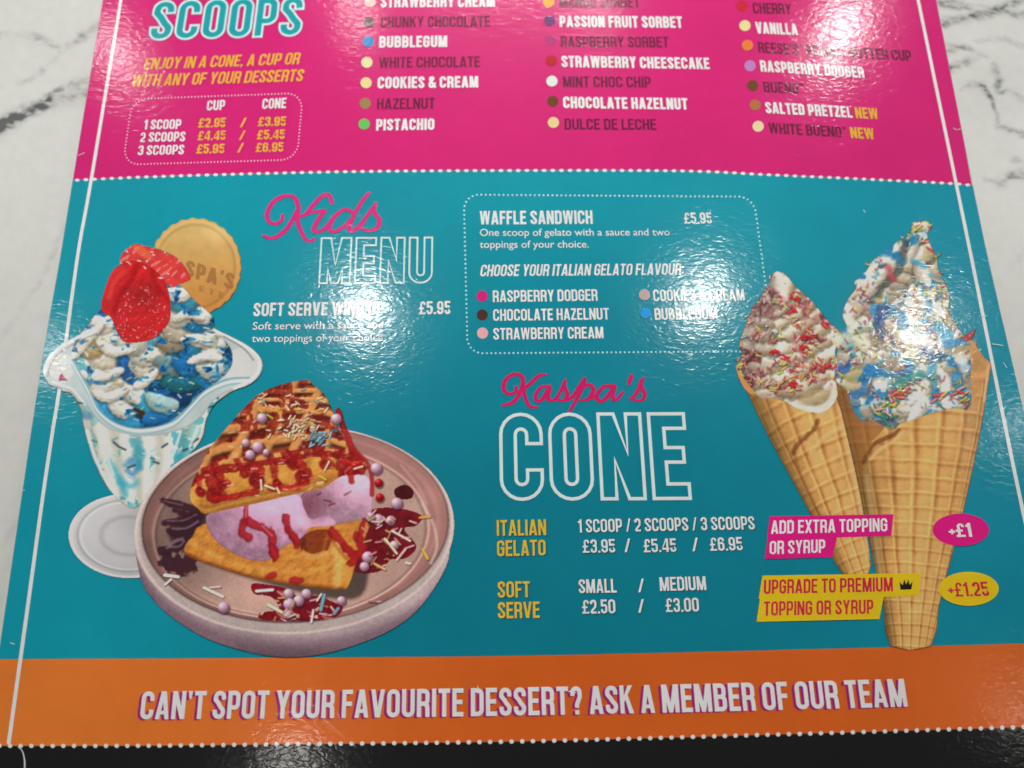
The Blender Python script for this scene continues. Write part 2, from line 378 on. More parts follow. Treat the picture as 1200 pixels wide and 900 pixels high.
# ------------------------------------------------------------------ the marble table
def build_table():
    def axis(lo, a, b, hi, fine, nc):
        return np.concatenate([np.linspace(lo, a, nc)[:-1], np.arange(a, b, fine), np.linspace(b, hi, nc)])
    xs = axis(-.50, -.18, .18, .50, .00052, 40); ys = axis(-.38, -.13, .16, .42, .00052, 30)
    GX, GY = np.meshgrid(xs, ys); ny, nx = GX.shape
    wx = GX + .010 * (vnoise(GX + 2, GY + 2, .030, 5, 6, .6) - .5); wy = GY + .009 * (vnoise(GX + 2, GY + 2, .026, 6, 6, .6) - .5)
    vein = np.zeros_like(GX)
    def dist(path):
        p = P(np.array([q[0] for q in path], float), np.array([q[1] for q in path], float), 0.0)[:, :2]
        wd = np.array([q[2] for q in path]) * 0.00025; st = np.array([q[3] for q in path]); best = np.zeros_like(GX)
        for i in range(len(p) - 1):
            d = p[i + 1] - p[i]; t = np.clip(((wx - p[i, 0]) * d[0] + (wy - p[i, 1]) * d[1]) / (d @ d), 0, 1)
            r = np.hypot(wx - p[i, 0] - t * d[0], wy - p[i, 1] - t * d[1]); w = wd[i] + t * (wd[i + 1] - wd[i]); s = st[i] + t * (st[i + 1] - st[i])
            best = np.maximum(best, s * np.exp(-(r / w) ** 2))
        return best
    paths = [[(-60, 175, 12, .5), (0, 145, 11, .95), (40, 122, 11, .95), (70, 110, 14, .85), (105, 107, 14, 1.0), (150, 95, 9, .7), (260, 60, 5, .3)],
             [(-40, 160, 10, .45), (10, 138, 8, .6), (50, 108, 7, .55), (90, 95, 7, .55), (120, 90, 6, .5)],
             [(-20, 45, 5, .18), (50, 42, 7, .22), (80, 52, 5, .2), (115, 30, 7, .4), (150, 10, 6, .4)],
             [(-10, 100, 4, .12), (40, 82, 4, .15), (90, 45, 4, .2)],
             [(0, 640, 4, .12), (20, 610, 4, .16), (40, 560, 5, .1)], [(0, 400, 4, .08), (50, 330, 4, .1), (90, 230, 4, .06)],
             [(1085, 38, 9, .5), (1110, 30, 8, .65), (1150, 20, 7, .65), (1195, 5, 7, .75), (1240, -15, 8, .6)],
             [(1080, 5, 9, .45), (1120, 5, 7, .4), (1160, 12, 5, .35), (1210, 22, 6, .5)],
             [(1105, 62, 7, .5), (1130, 60, 5, .55), (1160, 70, 4, .2)], [(1108, 84, 7, .7), (1132, 78, 6, .7), (1150, 72, 4, .3)],
             [(1125, 110, 3, .2), (1145, 104, 5, .6), (1158, 108, 5, .75), (1168, 122, 4, .6), (1175, 140, 3, .5), (1172, 150, 4, .5), (1185, 155, 4, .7), (1215, 162, 5, .6)],
             [(1168, 80, 4, .3), (1178, 98, 5, .5), (1176, 115, 4, .4), (1190, 112, 4, .5), (1215, 125, 5, .5)],
             [(1150, 52, 4, .25), (1180, 50, 5, .35), (1215, 58, 5, .3)],
             [(1160, 210, 5, .15), (1180, 218, 7, .4), (1200, 205, 7, .45), (1230, 200, 7, .4)], [(1188, 190, 5, .3), (1215, 192, 5, .35)],
             [(1175, 310, 4, .10), (1200, 290, 4, .14), (1225, 260, 4, .14)]]
    brk = (.42 + .75 * sstep(.35, .65, vnoise(GX + 3, GY + 3, .006, 11, 4, .65))) * (.45 + 1.1 * sstep(.30, .70, vnoise(GX * .6 - GY * .35 + 3, GY * 1.5 + GX * .5 + 3, .0022, 13, 3, .6)))
    for pt in paths: vein = np.maximum(vein, dist(pt) * brk)
    rid = 1 - np.abs(2 * vnoise(wx + 5, wy + 5, .11, 21, 4, .55) - 1)
    rr = sstep(.90, .995, rid) * sstep(.48, .72, vnoise(GX + 7, GY + 7, .10, 23, 2)) * .65 * sstep(.15, .24, np.hypot(GX, GY * 1.1))
    vein = np.maximum(vein, rr)
    cloud = vnoise(wx + 9, wy + 9, .05, 31, 4, .6)
    right = sstep(.09, .16, GX)
    cl = (.03 + .15 * right) * sstep(.50, .80, cloud)
    base = np.array([.715, .72, .69]); dark = np.array([.085, .09, .092]); grey = np.array([.40, .41, .40])
    c = base[None, None] * (1 - cl[..., None]) + grey * cl[..., None]
    v = np.clip(vein * 1.15, 0, 1)[..., None] ** .95
    c = c * (1 - v) + dark * v
    c *= (1 + .05 * (vnoise(GX + 1, GY + 1, .006, 41, 3) - .5))[..., None]
    V = np.stack([GX, GY, np.zeros_like(GX)], -1).reshape(-1, 3)
    i = np.arange(ny - 1)[:, None] * nx + np.arange(nx - 1)[None]; F = np.stack([i, i + 1, i + 1 + nx, i + nx], -1).reshape(-1, 4)
    m = bpy.data.materials.new('polished_marble'); m.use_nodes = True; nt = m.node_tree; N = nt.nodes; L = nt.links; b = N['Principled BSDF']
    at = N.new('ShaderNodeVertexColor'); at.layer_name = 'Col'; ns = N.new('ShaderNodeTexNoise'); ns.inputs['Scale'].default_value = 260; ns.inputs['Detail'].default_value = 5
    geo = N.new('ShaderNodeNewGeometry'); L.new(geo.outputs['Position'], ns.inputs['Vector'])
    mr = N.new('ShaderNodeMapRange'); mr.inputs['To Min'].default_value = .93; mr.inputs['To Max'].default_value = 1.07; L.new(ns.outputs['Fac'], mr.inputs['Value'])
    mx = N.new('ShaderNodeVectorMath'); mx.operation = 'SCALE'; L.new(at.outputs[0], mx.inputs[0]); L.new(mr.outputs[0], mx.inputs['Scale']); L.new(mx.outputs[0], b.inputs['Base Color'])
    b.inputs['Roughness'].default_value = .42; b.inputs['Specular IOR Level'].default_value = .35
    t = empty('marble_table', (0, 0, 0), label='white marble table top with dark grey veins lying under the menu', category='table')
    mesh_obj('table_top', V, F, m, t, colors=c.reshape(-1, 3))
    # the slab under the polished face, with a small bevel round its edge
    x0, x1, y0, y1 = -.50, .50, -.38, .42; prof = [(0, -.0), (.002, -.0012), (.0025, -.003), (.0025, -.022), (0, -.024)]
    V = []; Fc = []
    for o, z in prof: V += [(x0 - o, y0 - o, z), (x1 + o, y0 - o, z), (x1 + o, y1 + o, z), (x0 - o, y1 + o, z)]
    for k in range(len(prof) - 1):
        for j in range(4): a = 4 * k + j; b2 = 4 * k + (j + 1) % 4; Fc.append([a + 4, b2 + 4, b2, a])
    k = 4 * (len(prof) - 1); Fc.append([k + 3, k + 2, k + 1, k])
    m2 = bpy.data.materials.new('marble_edge'); m2.use_nodes = True; b = m2.node_tree.nodes['Principled BSDF']
    nn = m2.node_tree.nodes.new('ShaderNodeTexNoise'); nn.inputs['Scale'].default_value = 9; cr = m2.node_tree.nodes.new('ShaderNodeValToRGB')
    cr.color_ramp.elements[0].color = (.45, .45, .44, 1); cr.color_ramp.elements[1].color = (.7, .7, .68, 1); cr.color_ramp.elements[1].position = .6
    m2.node_tree.links.new(nn.outputs['Fac'], cr.inputs[0]); m2.node_tree.links.new(cr.outputs[0], b.inputs['Base Color']); b.inputs['Roughness'].default_value = .3
    mesh_obj('table_slab', V, Fc, m2, t)
build_table()

# ------------------------------------------------------------------ the menu board
menu = empty('menu', tuple(P(600, 450, 0.0)), label='large laminated dessert menu with pink, teal, orange and black bands, lying on the marble', category='menu')
TOP, BOT = -330, 1010
LE = np.array([(176, -330), (120.7, 0), (85.5, 210), (71, 300), (53, 400), (37.5, 500), (8.3, 700), (-21, 900), (-37, 1010)], float)
RE = np.array([(1031, -330), (1097, 0), (1139, 213), (1157, 300), (1178, 390), (1200, 483), (1248, 700), (1292, 900), (1316, 1010)], float)
lx = lambda y: np.interp(y, LE[:, 1], LE[:, 0]); rx_ = lambda y: np.interp(y, RE[:, 1], RE[:, 0])
b1 = smooth([(85.5, 211), (200, 206), (400, 201), (600, 199.5), (800, 200), (900, 204.5), (1000, 209), (1110, 214.5), (1139, 217)], n=4)
b2 = smooth([(-4, 772.5), (0, 772.5), (300, 771), (600, 768.5), (900, 762), (1200, 754), (1260, 752)], n=4)
b3 = smooth([(-18, 874), (0, 874), (150, 874), (300, 872.5), (600, 869), (900, 861), (1200, 852), (1282, 849)], n=4)
b2[0] = (lx(772.5), 772.5); b2[-1] = (rx_(752), 752); b3[0] = (lx(874), 874); b3[-1] = (rx_(849), 849)
t0 = np.array([(lx(TOP), TOP), (rx_(TOP), TOP)]); t1 = np.array([(lx(BOT), BOT), (rx_(BOT), BOT)])
def side(E, f, y0, y1):
    ys = [y for y in np.linspace(y0, y1, 12)][1:-1]; return [(f(y), y) for y in ys]
def band(name, upper, lower, rgb, yref, label=None, matt=None):
    pts = list(map(tuple, upper)) + side(RE, rx_, upper[-1][1], lower[-1][1]) + list(map(tuple, lower[::-1])) + side(LE, lx, lower[0][1], upper[0][1])
    v, f = union([pts], 1e-4)
    return sheet(name, v, f, 1, matt or print_mat(name + '_ink', ink(rgb, yref), .05), menu, label)
band('printed_band', t0, b1, (214, 33, 118), 120, 'magenta pink band of the gelato flavour list')
band('printed_band', b3, t1, (24, 24, 25), 880, 'black band along the bottom edge')
# the teal band is coloured as a gradient: brighter along its top and sides, deep petrol towards the lower middle
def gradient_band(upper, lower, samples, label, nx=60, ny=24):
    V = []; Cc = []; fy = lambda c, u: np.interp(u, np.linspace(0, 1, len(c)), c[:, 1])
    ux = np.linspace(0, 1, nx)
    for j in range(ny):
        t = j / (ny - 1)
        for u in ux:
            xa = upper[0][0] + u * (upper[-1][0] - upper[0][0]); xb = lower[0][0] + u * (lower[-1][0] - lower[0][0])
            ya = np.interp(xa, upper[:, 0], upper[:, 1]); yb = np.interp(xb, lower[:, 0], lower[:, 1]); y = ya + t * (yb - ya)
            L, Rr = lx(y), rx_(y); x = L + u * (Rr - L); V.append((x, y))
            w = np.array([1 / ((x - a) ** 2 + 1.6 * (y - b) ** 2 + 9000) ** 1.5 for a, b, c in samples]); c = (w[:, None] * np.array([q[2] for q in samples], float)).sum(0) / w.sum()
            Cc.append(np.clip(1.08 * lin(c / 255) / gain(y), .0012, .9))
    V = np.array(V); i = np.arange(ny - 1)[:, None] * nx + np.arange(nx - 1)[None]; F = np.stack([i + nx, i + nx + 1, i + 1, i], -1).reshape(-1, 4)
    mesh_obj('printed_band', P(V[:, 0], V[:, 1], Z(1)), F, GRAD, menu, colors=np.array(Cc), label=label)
GRAD = print_mat('band_gradient', None, .05)
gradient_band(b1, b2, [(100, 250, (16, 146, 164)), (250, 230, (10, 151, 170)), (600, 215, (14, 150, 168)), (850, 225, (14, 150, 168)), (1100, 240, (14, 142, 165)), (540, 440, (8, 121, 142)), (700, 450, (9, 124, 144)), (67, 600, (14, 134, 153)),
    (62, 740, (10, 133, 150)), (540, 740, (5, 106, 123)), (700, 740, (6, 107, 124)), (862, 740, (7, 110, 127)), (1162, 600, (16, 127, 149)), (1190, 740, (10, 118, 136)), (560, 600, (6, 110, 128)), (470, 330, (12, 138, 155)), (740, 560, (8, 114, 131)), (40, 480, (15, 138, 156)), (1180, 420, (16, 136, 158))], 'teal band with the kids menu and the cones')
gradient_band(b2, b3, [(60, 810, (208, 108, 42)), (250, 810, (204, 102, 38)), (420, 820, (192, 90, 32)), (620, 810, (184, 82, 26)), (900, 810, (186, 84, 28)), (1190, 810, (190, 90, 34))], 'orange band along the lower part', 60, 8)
# white core board with laminate lip (the lip stands a hair outside the print)
out = list(map(tuple, t0)) + side(RE, rx_, TOP, BOT) + list(map(tuple, t1[::-1])) + side(LE, lx, BOT, TOP)
O = np.array(out); n = len(O); bv = P(O[:, 0], O[:, 1], ZT)
cen = bv.mean(0); V = []
for off, z in ((0.0, ZT), (.00018, ZT - .00008), (.00028, ZT - .0003), (.00028, .0001), (0, .00003)):
    for p in bv:
        d = np.array([np.sign(p[0] - cen[0]) if abs(p[1] - cen[1]) < abs(bv[0][1] - cen[1]) + 1 else 0, 0, 0]); q = p + d * off; q[2] = z; V.append(q)
Fc = [list(range(n))[::-1]]
for k in range(4):
    for j in range(n): a = k * n + j; b = k * n + (j + 1) % n; Fc.append([a, b, b + n, a + n])
Fc.append([4 * n + j for j in range(n)])
mesh_obj('laminated_board', V, Fc, print_mat('laminated_card', (.62, .60, .60)), menu)
# white fine lines inside both long edges
WL = smooth([(196, -330), (141.7, 0), (107, 210), (91, 300), (70.5, 450), (62.5, 500), (50, 583), (34, 700), (10, 872)], n=6)
WR = smooth([(1009, -330), (1076, 0), (1138, 300), (1174, 480), (1200, 605), (1253, 852)], n=6)
for ln in (WL, WR):
    v, f = union(offset_ribbon(ln, np.interp(ln[:, 1], [0, 870], [3.6, 4.6])), 1e-4)
    sheet('border_line', v, f, 3, ink_mat((225, 232, 232), 450), menu)
# dotted lines between the bands
dotted('dotted_line', b1 + np.array([0, .3]), 10.1, 2.8, 1.8, (240, 240, 242), 4, 'row of white dots between pink and teal')
dotted('dotted_line', b3, 12.5, 2.7, 2.6, (225, 222, 215), 4, 'row of white dots between orange and black')
dotted('dotted_frame', rounded((155, 116), (355, 109), (348, 187), (144, 193), 17), 3.9, .95, .95, (240, 190, 215), 5, 'dotted frame round the scoop prices', True, 6)
dotted('dotted_frame', rounded((543.5, 228), (883, 230.5), (908, 411.5), (548, 414), 16), 5.2, 1.25, 1.25, (170, 220, 225), 5, 'dotted frame round the waffle sandwich text', True, 8)

# ------------------------------------------------------------------ the lettering
WHT = (238, 232, 238); DRK = (112, 28, 66); YEL = (232, 176, 56)
outlined('SCOOPS', [(174, 47), (352, 41.5)], 46, (200, 235, 238), 2.4, w=.175, fill=(28, 160, 170), slant=.04, label='word SCOOPS in teal letters with white outlines')
lettering('ENJOY IN A CONE, A CUP OR', [(168, 81.5), (350, 75)], 13.5, YEL, slant=.17, w=.15)
lettering('WITH ANY OF YOUR DESSERTS', [(153, 101.5), (354, 95)], 14, YEL, slant=.17, w=.15)
lettering('CUP', [(242, 129.5), (263, 128.7)], 11.8, WHT); lettering('CONE', [(307, 127.6), (335, 126.5)], 12, WHT)
for s, x0, y0, x1, y1 in (('1 SCOOP', 168.4, 151.7, 211.5, 151), ('2 SCOOPS', 163.7, 166.5, 216.5, 165.5), ('3 SCOOPS', 161.2, 181.8, 215, 180.8)):
    lettering(s, [(x0, y0), (x1, y1)], 11.4, WHT)
for s, x0, y0, x1 in (('£2.95', 232, 149.5, 264), ('£4.45', 231.3, 164.4, 264), ('£5.95', 230, 180, 262.7), ('£3.95', 302, 148, 335), ('£5.45', 301, 163.3, 333.5), ('£6.95', 299.5, 178.2, 332)):
    lettering(s, [(x0, y0), (x1, y0 - .6)], 11, YEL)
for x, y in ((281, 149), (280, 164), (278, 178.5)): lettering('/', [(x, y), (x + 7, y)], 11, YEL, w=.14)
rows = [('STRAWBERRY CREAM', 446, 8.6, 580, 8, 1, 434, 2, (240, 190, 180)), ('CHUNKY CHOCOLATE', 445.8, 32, 574.4, 31.2, 0, 432.5, 26, (95, 48, 55)),
        ('BUBBLEGUM', 444.2, 55.8, 524, 55, 1, 431.6, 48.5, (35, 140, 205)), ('WHITE CHOCOLATE', 444, 79.5, 562.6, 78.5, 0, 430, 73, (238, 222, 165)),
        ('COOKIES & CREAM', 442.4, 103.5, 560.4, 102.5, 1, 429, 97, (238, 215, 150)), ('HAZELNUT', 441.6, 128, 509.6, 127.2, 0, 428, 121, (160, 128, 85)),
        ('PISTACHIO', 440.6, 153, 509, 152, 1, 426.8, 145.3, (108, 195, 95)),
        ('MANGO SORBET', 655.5, 8.5, 750, 8.5, 0, 643, 2, (245, 170, 55)), ('PASSION FRUIT SORBET', 656, 31.5, 800, 32.7, 1, 644, 24, (110, 40, 112)),
        ('RASPBERRY SORBET', 657.3, 55, 784, 55.6, 0, 645, 47, (185, 45, 118)), ('STRAWBERRY CHEESECAKE', 658.3, 78.6, 832, 81, 1, 646, 71, (190, 28, 40)),
        ('MINT CHOC CHIP', 660, 102, 763, 102.4, 0, 646.8, 95, (222, 232, 222)), ('CHOCOLATE HAZELNUT', 660.3, 126.5, 806.4, 128.4, 1, 647.8, 118.5, (110, 65, 32)),
        ('DULCE DE LECHE', 661.8, 151.5, 769.3, 152, 0, 648.5, 143.5, (245, 205, 145)),
        ('CHERRY', 883, 15.5, 928, 16.6, 0, 869.5, 7, (205, 38, 55)), ('VANILLA', 886.4, 39, 935.4, 41, 1, 873, 30, (245, 222, 155)),
        ("REESE'S* PEANUT BUTTER CUP", 889.3, 61.5, 1069, 71.5, 0, 876, 53, (238, 128, 60)), ('RASPBERRY DODGER', 891.8, 83.7, 1013.4, 91.5, 1, 879, 77, (190, 130, 195)),
        ('BUENO^', 895.6, 107.8, 944, 110, 0, 882, 100, (112, 70, 35)), ('SALTED PRETZEL', 897.8, 132.5, 999.5, 138, 1, 885, 123, (182, 112, 62)),
        ('WHITE BUENO*', 901.6, 156, 993, 161, 0, 888.5, 148, (250, 212, 165))]
for s, x0, y0, x1, y1, wt, bx, by, bc in rows:
    lettering(s, [(x0, y0), (x1, y1)], 13.4 if wt else 12.6, WHT if wt else DRK, w=.185 if wt else .15)
    disc('flavour_dot', bx, by, 6.6, 6.4, bc, parent=menu)
lettering('NEW', [(1003.2, 138.4), (1029.8, 139.8)], 13.2, YEL, w=.17); lettering('NEW', [(997.6, 161.8), (1025, 163.4)], 13.2, YEL, w=.17)

W2 = (222, 236, 240)
outlined('MENU', [(374, 332), (506, 331.3)], 53, (196, 228, 234), 2.1, w=.165, gap=.11, label='word MENU in thin white outlined letters')
lettering('SOFT SERVE WIND UP', [(296.5, 370.7), (449.5, 368.8)], 15.8, W2); lettering('£5.95', [(490.8, 368.6), (528, 368)], 15.4, W2)
lettering('WAFFLE SANDWICH', [(562.3, 263), (694.8, 262.3)], 15.8, W2); lettering('£5.95', [(802, 262.3), (834.8, 262)], 13.2, W2)
lettering('CHOOSE YOUR ITALIAN GELATO FLAVOUR:', [(562.3, 323.8), (801, 322)], 13.6, W2, slant=.17, w=.15)
for s, x0, y0, x1, y1, bx, by, bc in (('RASPBERRY DODGER', 577.6, 354, 700.6, 352.4, 565, 347, (205, 30, 120)), ('CHOCOLATE HAZELNUT', 578, 376, 714, 374.4, 565.2, 369, (75, 45, 36)),
        ('STRAWBERRY CREAM', 578.2, 398, 707.4, 396.4, 565.5, 390.3, (225, 168, 175)), ('COOKIES & CREAM', 766, 353, 873, 352, 755.3, 345.2, (188, 166, 162)), ('BUBBLEGUM', 767.6, 374.8, 841, 374, 756.6, 366.6, (20, 150, 218))):
    lettering(s, [(x0, y0), (x1, y1)], 13.6, W2, w=.15); disc('flavour_dot', bx, by, 6.5, 6.5, bc)
outlined('CONE', [(588, 585.2), (809, 584)], 99.5, (198, 216, 222), 4.0, w=.172, gap=.105, label='word CONE in large white outlined letters')
G2 = (204, 170, 48); W3 = (205, 219, 224); SH = ((1.1, 1.0), (10, 78, 92))
for s, x0, y0, x1, y1, h, c in (('ITALIAN', 582.3, 628, 640.3, 627.2, 18.6, G2), ('GELATO', 582.6, 652, 639.8, 650.8, 18.6, G2), ('SOFT', 583.3, 700.5, 621.4, 700, 19, G2), ('SERVE', 583.6, 724.7, 632.7, 724, 19, G2),
        ('1 SCOOP / 2 SCOOPS / 3 SCOOPS', 677.8, 624.2, 885, 620.4, 15.6, W3), ('£3.95', 683, 648, 721.4, 647.4, 15.8, W3), ('/', 732, 647, 739.5, 647, 16, W3), ('£5.45', 754.6, 647.4, 793.2, 646.6, 15.8, W3),
        ('/', 811.5, 646, 819, 646, 16, W3), ('£6.95', 832.6, 645.7, 871, 644.8, 15.8, W3), ('SMALL', 678.6, 695.2, 723, 694.4, 16.2, W3), ('/', 748, 694, 755.5, 694, 16, W3), ('MEDIUM', 773.6, 692.6, 828, 691.4, 16.2, W3),
        ('£2.50', 682.5, 719.4, 721.5, 718.6, 16.4, W3), ('/', 748, 718, 755.5, 718, 16, W3), ('£3.00', 780.6, 717.4, 819.6, 716.6, 16.4, W3)):
    lettering(s, [(x0, y0), (x1, y1)], h, c, w=.15, shadow=SH)
lettering("CAN'T SPOT YOUR FAVOURITE DESSERT? ASK A MEMBER OF OUR TEAM", smooth([(163.6, 843), (400, 841.3), (600, 838.6), (830, 834), (1064, 828)], n=4), 33, (208, 206, 212), w=.158,
          shadow=((-3.2, 1.4), (150, 28, 100)), gap=.085, space=.17)

def sans(s, base, h, rgb, layer=8):
    cu = bpy.data.curves.new('t', 'FONT'); cu.body = s; cu.size = 1; cu.resolution_u = 4; cu.offset = .004
    o = bpy.data.objects.new('t', cu); COL.objects.link(o)
    me = bpy.data.meshes.new_from_object(o.evaluated_get(bpy.context.evaluated_depsgraph_get()))
    v = np.array([q.co[:2] for q in me.vertices]); f = [list(p.vertices) for p in me.polygons]
    bpy.data.objects.remove(o); bpy.data.curves.remove(cu); bpy.data.meshes.remove(me)
    x0, x1 = v[:, 0].min(), v[:, 0].max(); u = (v[:, 0] - x0) / (x1 - x0); p, d, Ln = along(base, u)
    up = VP - p; up /= np.hypot(up[:, 0], up[:, 1])[:, None]
    q = p + up * (v[:, 1] / .72 * h)[:, None]
    sheet('lettering', q, f, layer, ink_mat(rgb, base[0][1]), menu, 'small printed words %s' % s.rstrip('.'))
sans('One scoop of gelato with a sauce and two', [(562.3, 276.4), (785, 275.8)], 8.6, W2)
sans('toppings of your choice.', [(562.3, 290.4), (690, 290)], 8.6, W2)
sans('Soft serve with a sauce and', [(296, 386.3), (449, 384.6)], 9.2, W2)
sans('two toppings of your choice.', [(295, 400.8), (451, 399.6)], 9.2, W2)

def script_word(strokes, ox, oy, sc, width, rgb, label):
    polys = []
    for st in strokes:
        p = smooth(st, n=5); n = len(p); t = np.linspace(0, 1, n)
        w = width * (.80 + .28 * np.sin(np.pi * t)) * np.ones(n)
        d = np.gradient(p, axis=0); ang = np.abs(d[:, 1]) / (np.hypot(d[:, 0], d[:, 1]) + 1e-9); w = w * (.75 + .38 * ang)
        polys += offset_ribbon(p, w, caps=True)
    v, f = union(polys, 1e-3); v = v / sc + np.array([ox, oy])
    sheet('script_lettering', v, f, 9, ink_mat(rgb, oy + 30), menu, label)
script_word([[(205, 212), (200, 240), (165, 262), (125, 245), (115, 200), (150, 135), (215, 98), (275, 108), (298, 165), (290, 225), (308, 290), (335, 345), (362, 362), (392, 352)],
             [(295, 170), (270, 225), (230, 290), (180, 332), (130, 345), (95, 330)], [(275, 228), (340, 205), (385, 150), (440, 97), (478, 92), (495, 140)],
             [(340, 205), (400, 190), (450, 185), (425, 220), (390, 285), (400, 308), (440, 298), (490, 245)],
             [(628, 205), (575, 176), (515, 215), (480, 280), (505, 308), (560, 280), (618, 222)], [(710, 82), (665, 140), (622, 215), (596, 285), (616, 304), (660, 270), (700, 215), (752, 142)],
             [(752, 142), (742, 190), (772, 235), (762, 282), (715, 302), (668, 288)]], 290, 210, 5.0, 23, (216, 40, 128), 'word Kids in pink script')
script_word([[(160, 132), (158, 158), (120, 168), (93, 140), (105, 92), (150, 62), (190, 72), (200, 120), (207, 180), (235, 235), (275, 240)],
             [(195, 110), (180, 165), (150, 208), (115, 225), (85, 230)], [(185, 155), (235, 115), (285, 70), (322, 64)],
             [(340, 128), (300, 130), (268, 170), (270, 203), (300, 200), (342, 135), (332, 185), (350, 206), (385, 182), (427, 95)], [(427, 95), (422, 130), (438, 170), (418, 205), (375, 196)],
             [(418, 205), (465, 185), (530, 92), (505, 165), (450, 262)], [(512, 140), (555, 118), (578, 145), (552, 195), (508, 203)], [(552, 195), (590, 180), (632, 132), (685, 122)],
             [(685, 122), (635, 128), (600, 172), (604, 203), (640, 200), (692, 130), (682, 180), (700, 203), (738, 160)],
             [(786, 68), (770, 114)], [(780, 196), (812, 165), (842, 94), (835, 125), (856, 168), (840, 203), (795, 200)]], 570, 425, 4.615, 19.5, (200, 22, 96), 'restaurant name in pink script')

# small scratches and the curled laminate lip near the edges
for pts, w in (([(20, 536), (30, 537.5)], .8), ([(24, 575), (29, 574)], .7), ([(12, 753), (17, 755)], .9), ([(1150, 371), (1157, 370)], .8), ([(1163, 403), (1176, 405)], 1.0), ([(1117, 150), (1121, 152), (1126, 151)], .7), ([(92, 182), (99, 179)], .7), ([(1012, 246), (1014, 249)], 1.0), ([(1176, 425), (1180, 431)], .8)):
    v, f = union(offset_ribbon(smooth(pts, n=4), w, caps=False), 1e-4); sheet('scratch', v, f, 18, ink_mat((196, 214, 216), pts[0][1]), menu)
v, f = union(offset_ribbon(smooth([(21, 875), (26, 880), (28.5, 889), (29, 900), (28, 912)], n=5), np.linspace(.8, 2.4, 21)), 1e-4); sheet('scratch', v, f, 18, ink_mat((190, 190, 184), 880), menu)
def tag_shape(name, pts, rgb, layer, label):
    v, f = union([pts], 1e-4); return sheet(name, v, f, layer, ink_mat(rgb, pts[0][1]), menu, label)
tag_shape('label_tag', [(902, 605), (1047, 602.6), (1044.5, 628), (981, 629.8), (975.5, 653), (896, 655), (899.5, 631), (899, 630)], (208, 24, 122), 14, 'magenta tag for an extra topping')
tag_shape('label_tag', [(893.5, 674.5), (1079, 671.6), (1076.5, 698), (1035.5, 699.4), (1030.5, 725.5), (886.6, 728.7), (890.6, 702), (889, 702)], (232, 178, 26), 14, 'yellow tag for a premium topping')
lettering('ADD EXTRA TOPPING', [(903.5, 625.6), (1040, 622.6)], 15.6, (232, 222, 232), 16, slant=.13, w=.15); lettering('OR SYRUP', [(901.8, 649.6), (967, 647.6)], 15.6, (232, 222, 232), 16, slant=.13, w=.15)
RD = (186, 36, 62)
lettering('UPGRADE TO PREMIUM', [(895, 696.2), (1046.5, 693)], 16.8, RD, 16, slant=.13, w=.15); lettering('TOPPING OR SYRUP', [(895, 721.6), (1023.5, 719.3)], 16.8, RD, 16, slant=.13, w=.15)
tag_shape('crown_mark', [(1055.5, 691), (1054, 682), (1057.8, 685.6), (1059.6, 679), (1062, 685), (1064.4, 679), (1066, 685.2), (1069.5, 681.5), (1068, 690.6)], (30, 25, 22), 16, 'small black crown')
disc('price_oval', 1126, 620.8, 33, 19, (208, 24, 122), 14, label='magenta oval with +£1', n=48); disc('price_oval', 1135.4, 690, 35, 20, (232, 178, 26), 14, label='yellow oval with +£1.25', n=48)
lettering('+', [(1112.8, 629), (1120.5, 628.7)], 14, (235, 225, 235), 16, w=.2); lettering('£1', [(1121.5, 629.6), (1139.5, 628.9)], 16.4, (235, 225, 235), 16, w=.17)
lettering('+', [(1111.8, 698), (1119, 697.7)], 14, RD, 16, w=.18); lettering('£1.25', [(1120, 699.4), (1160, 698.2)], 17, RD, 16, w=.15)

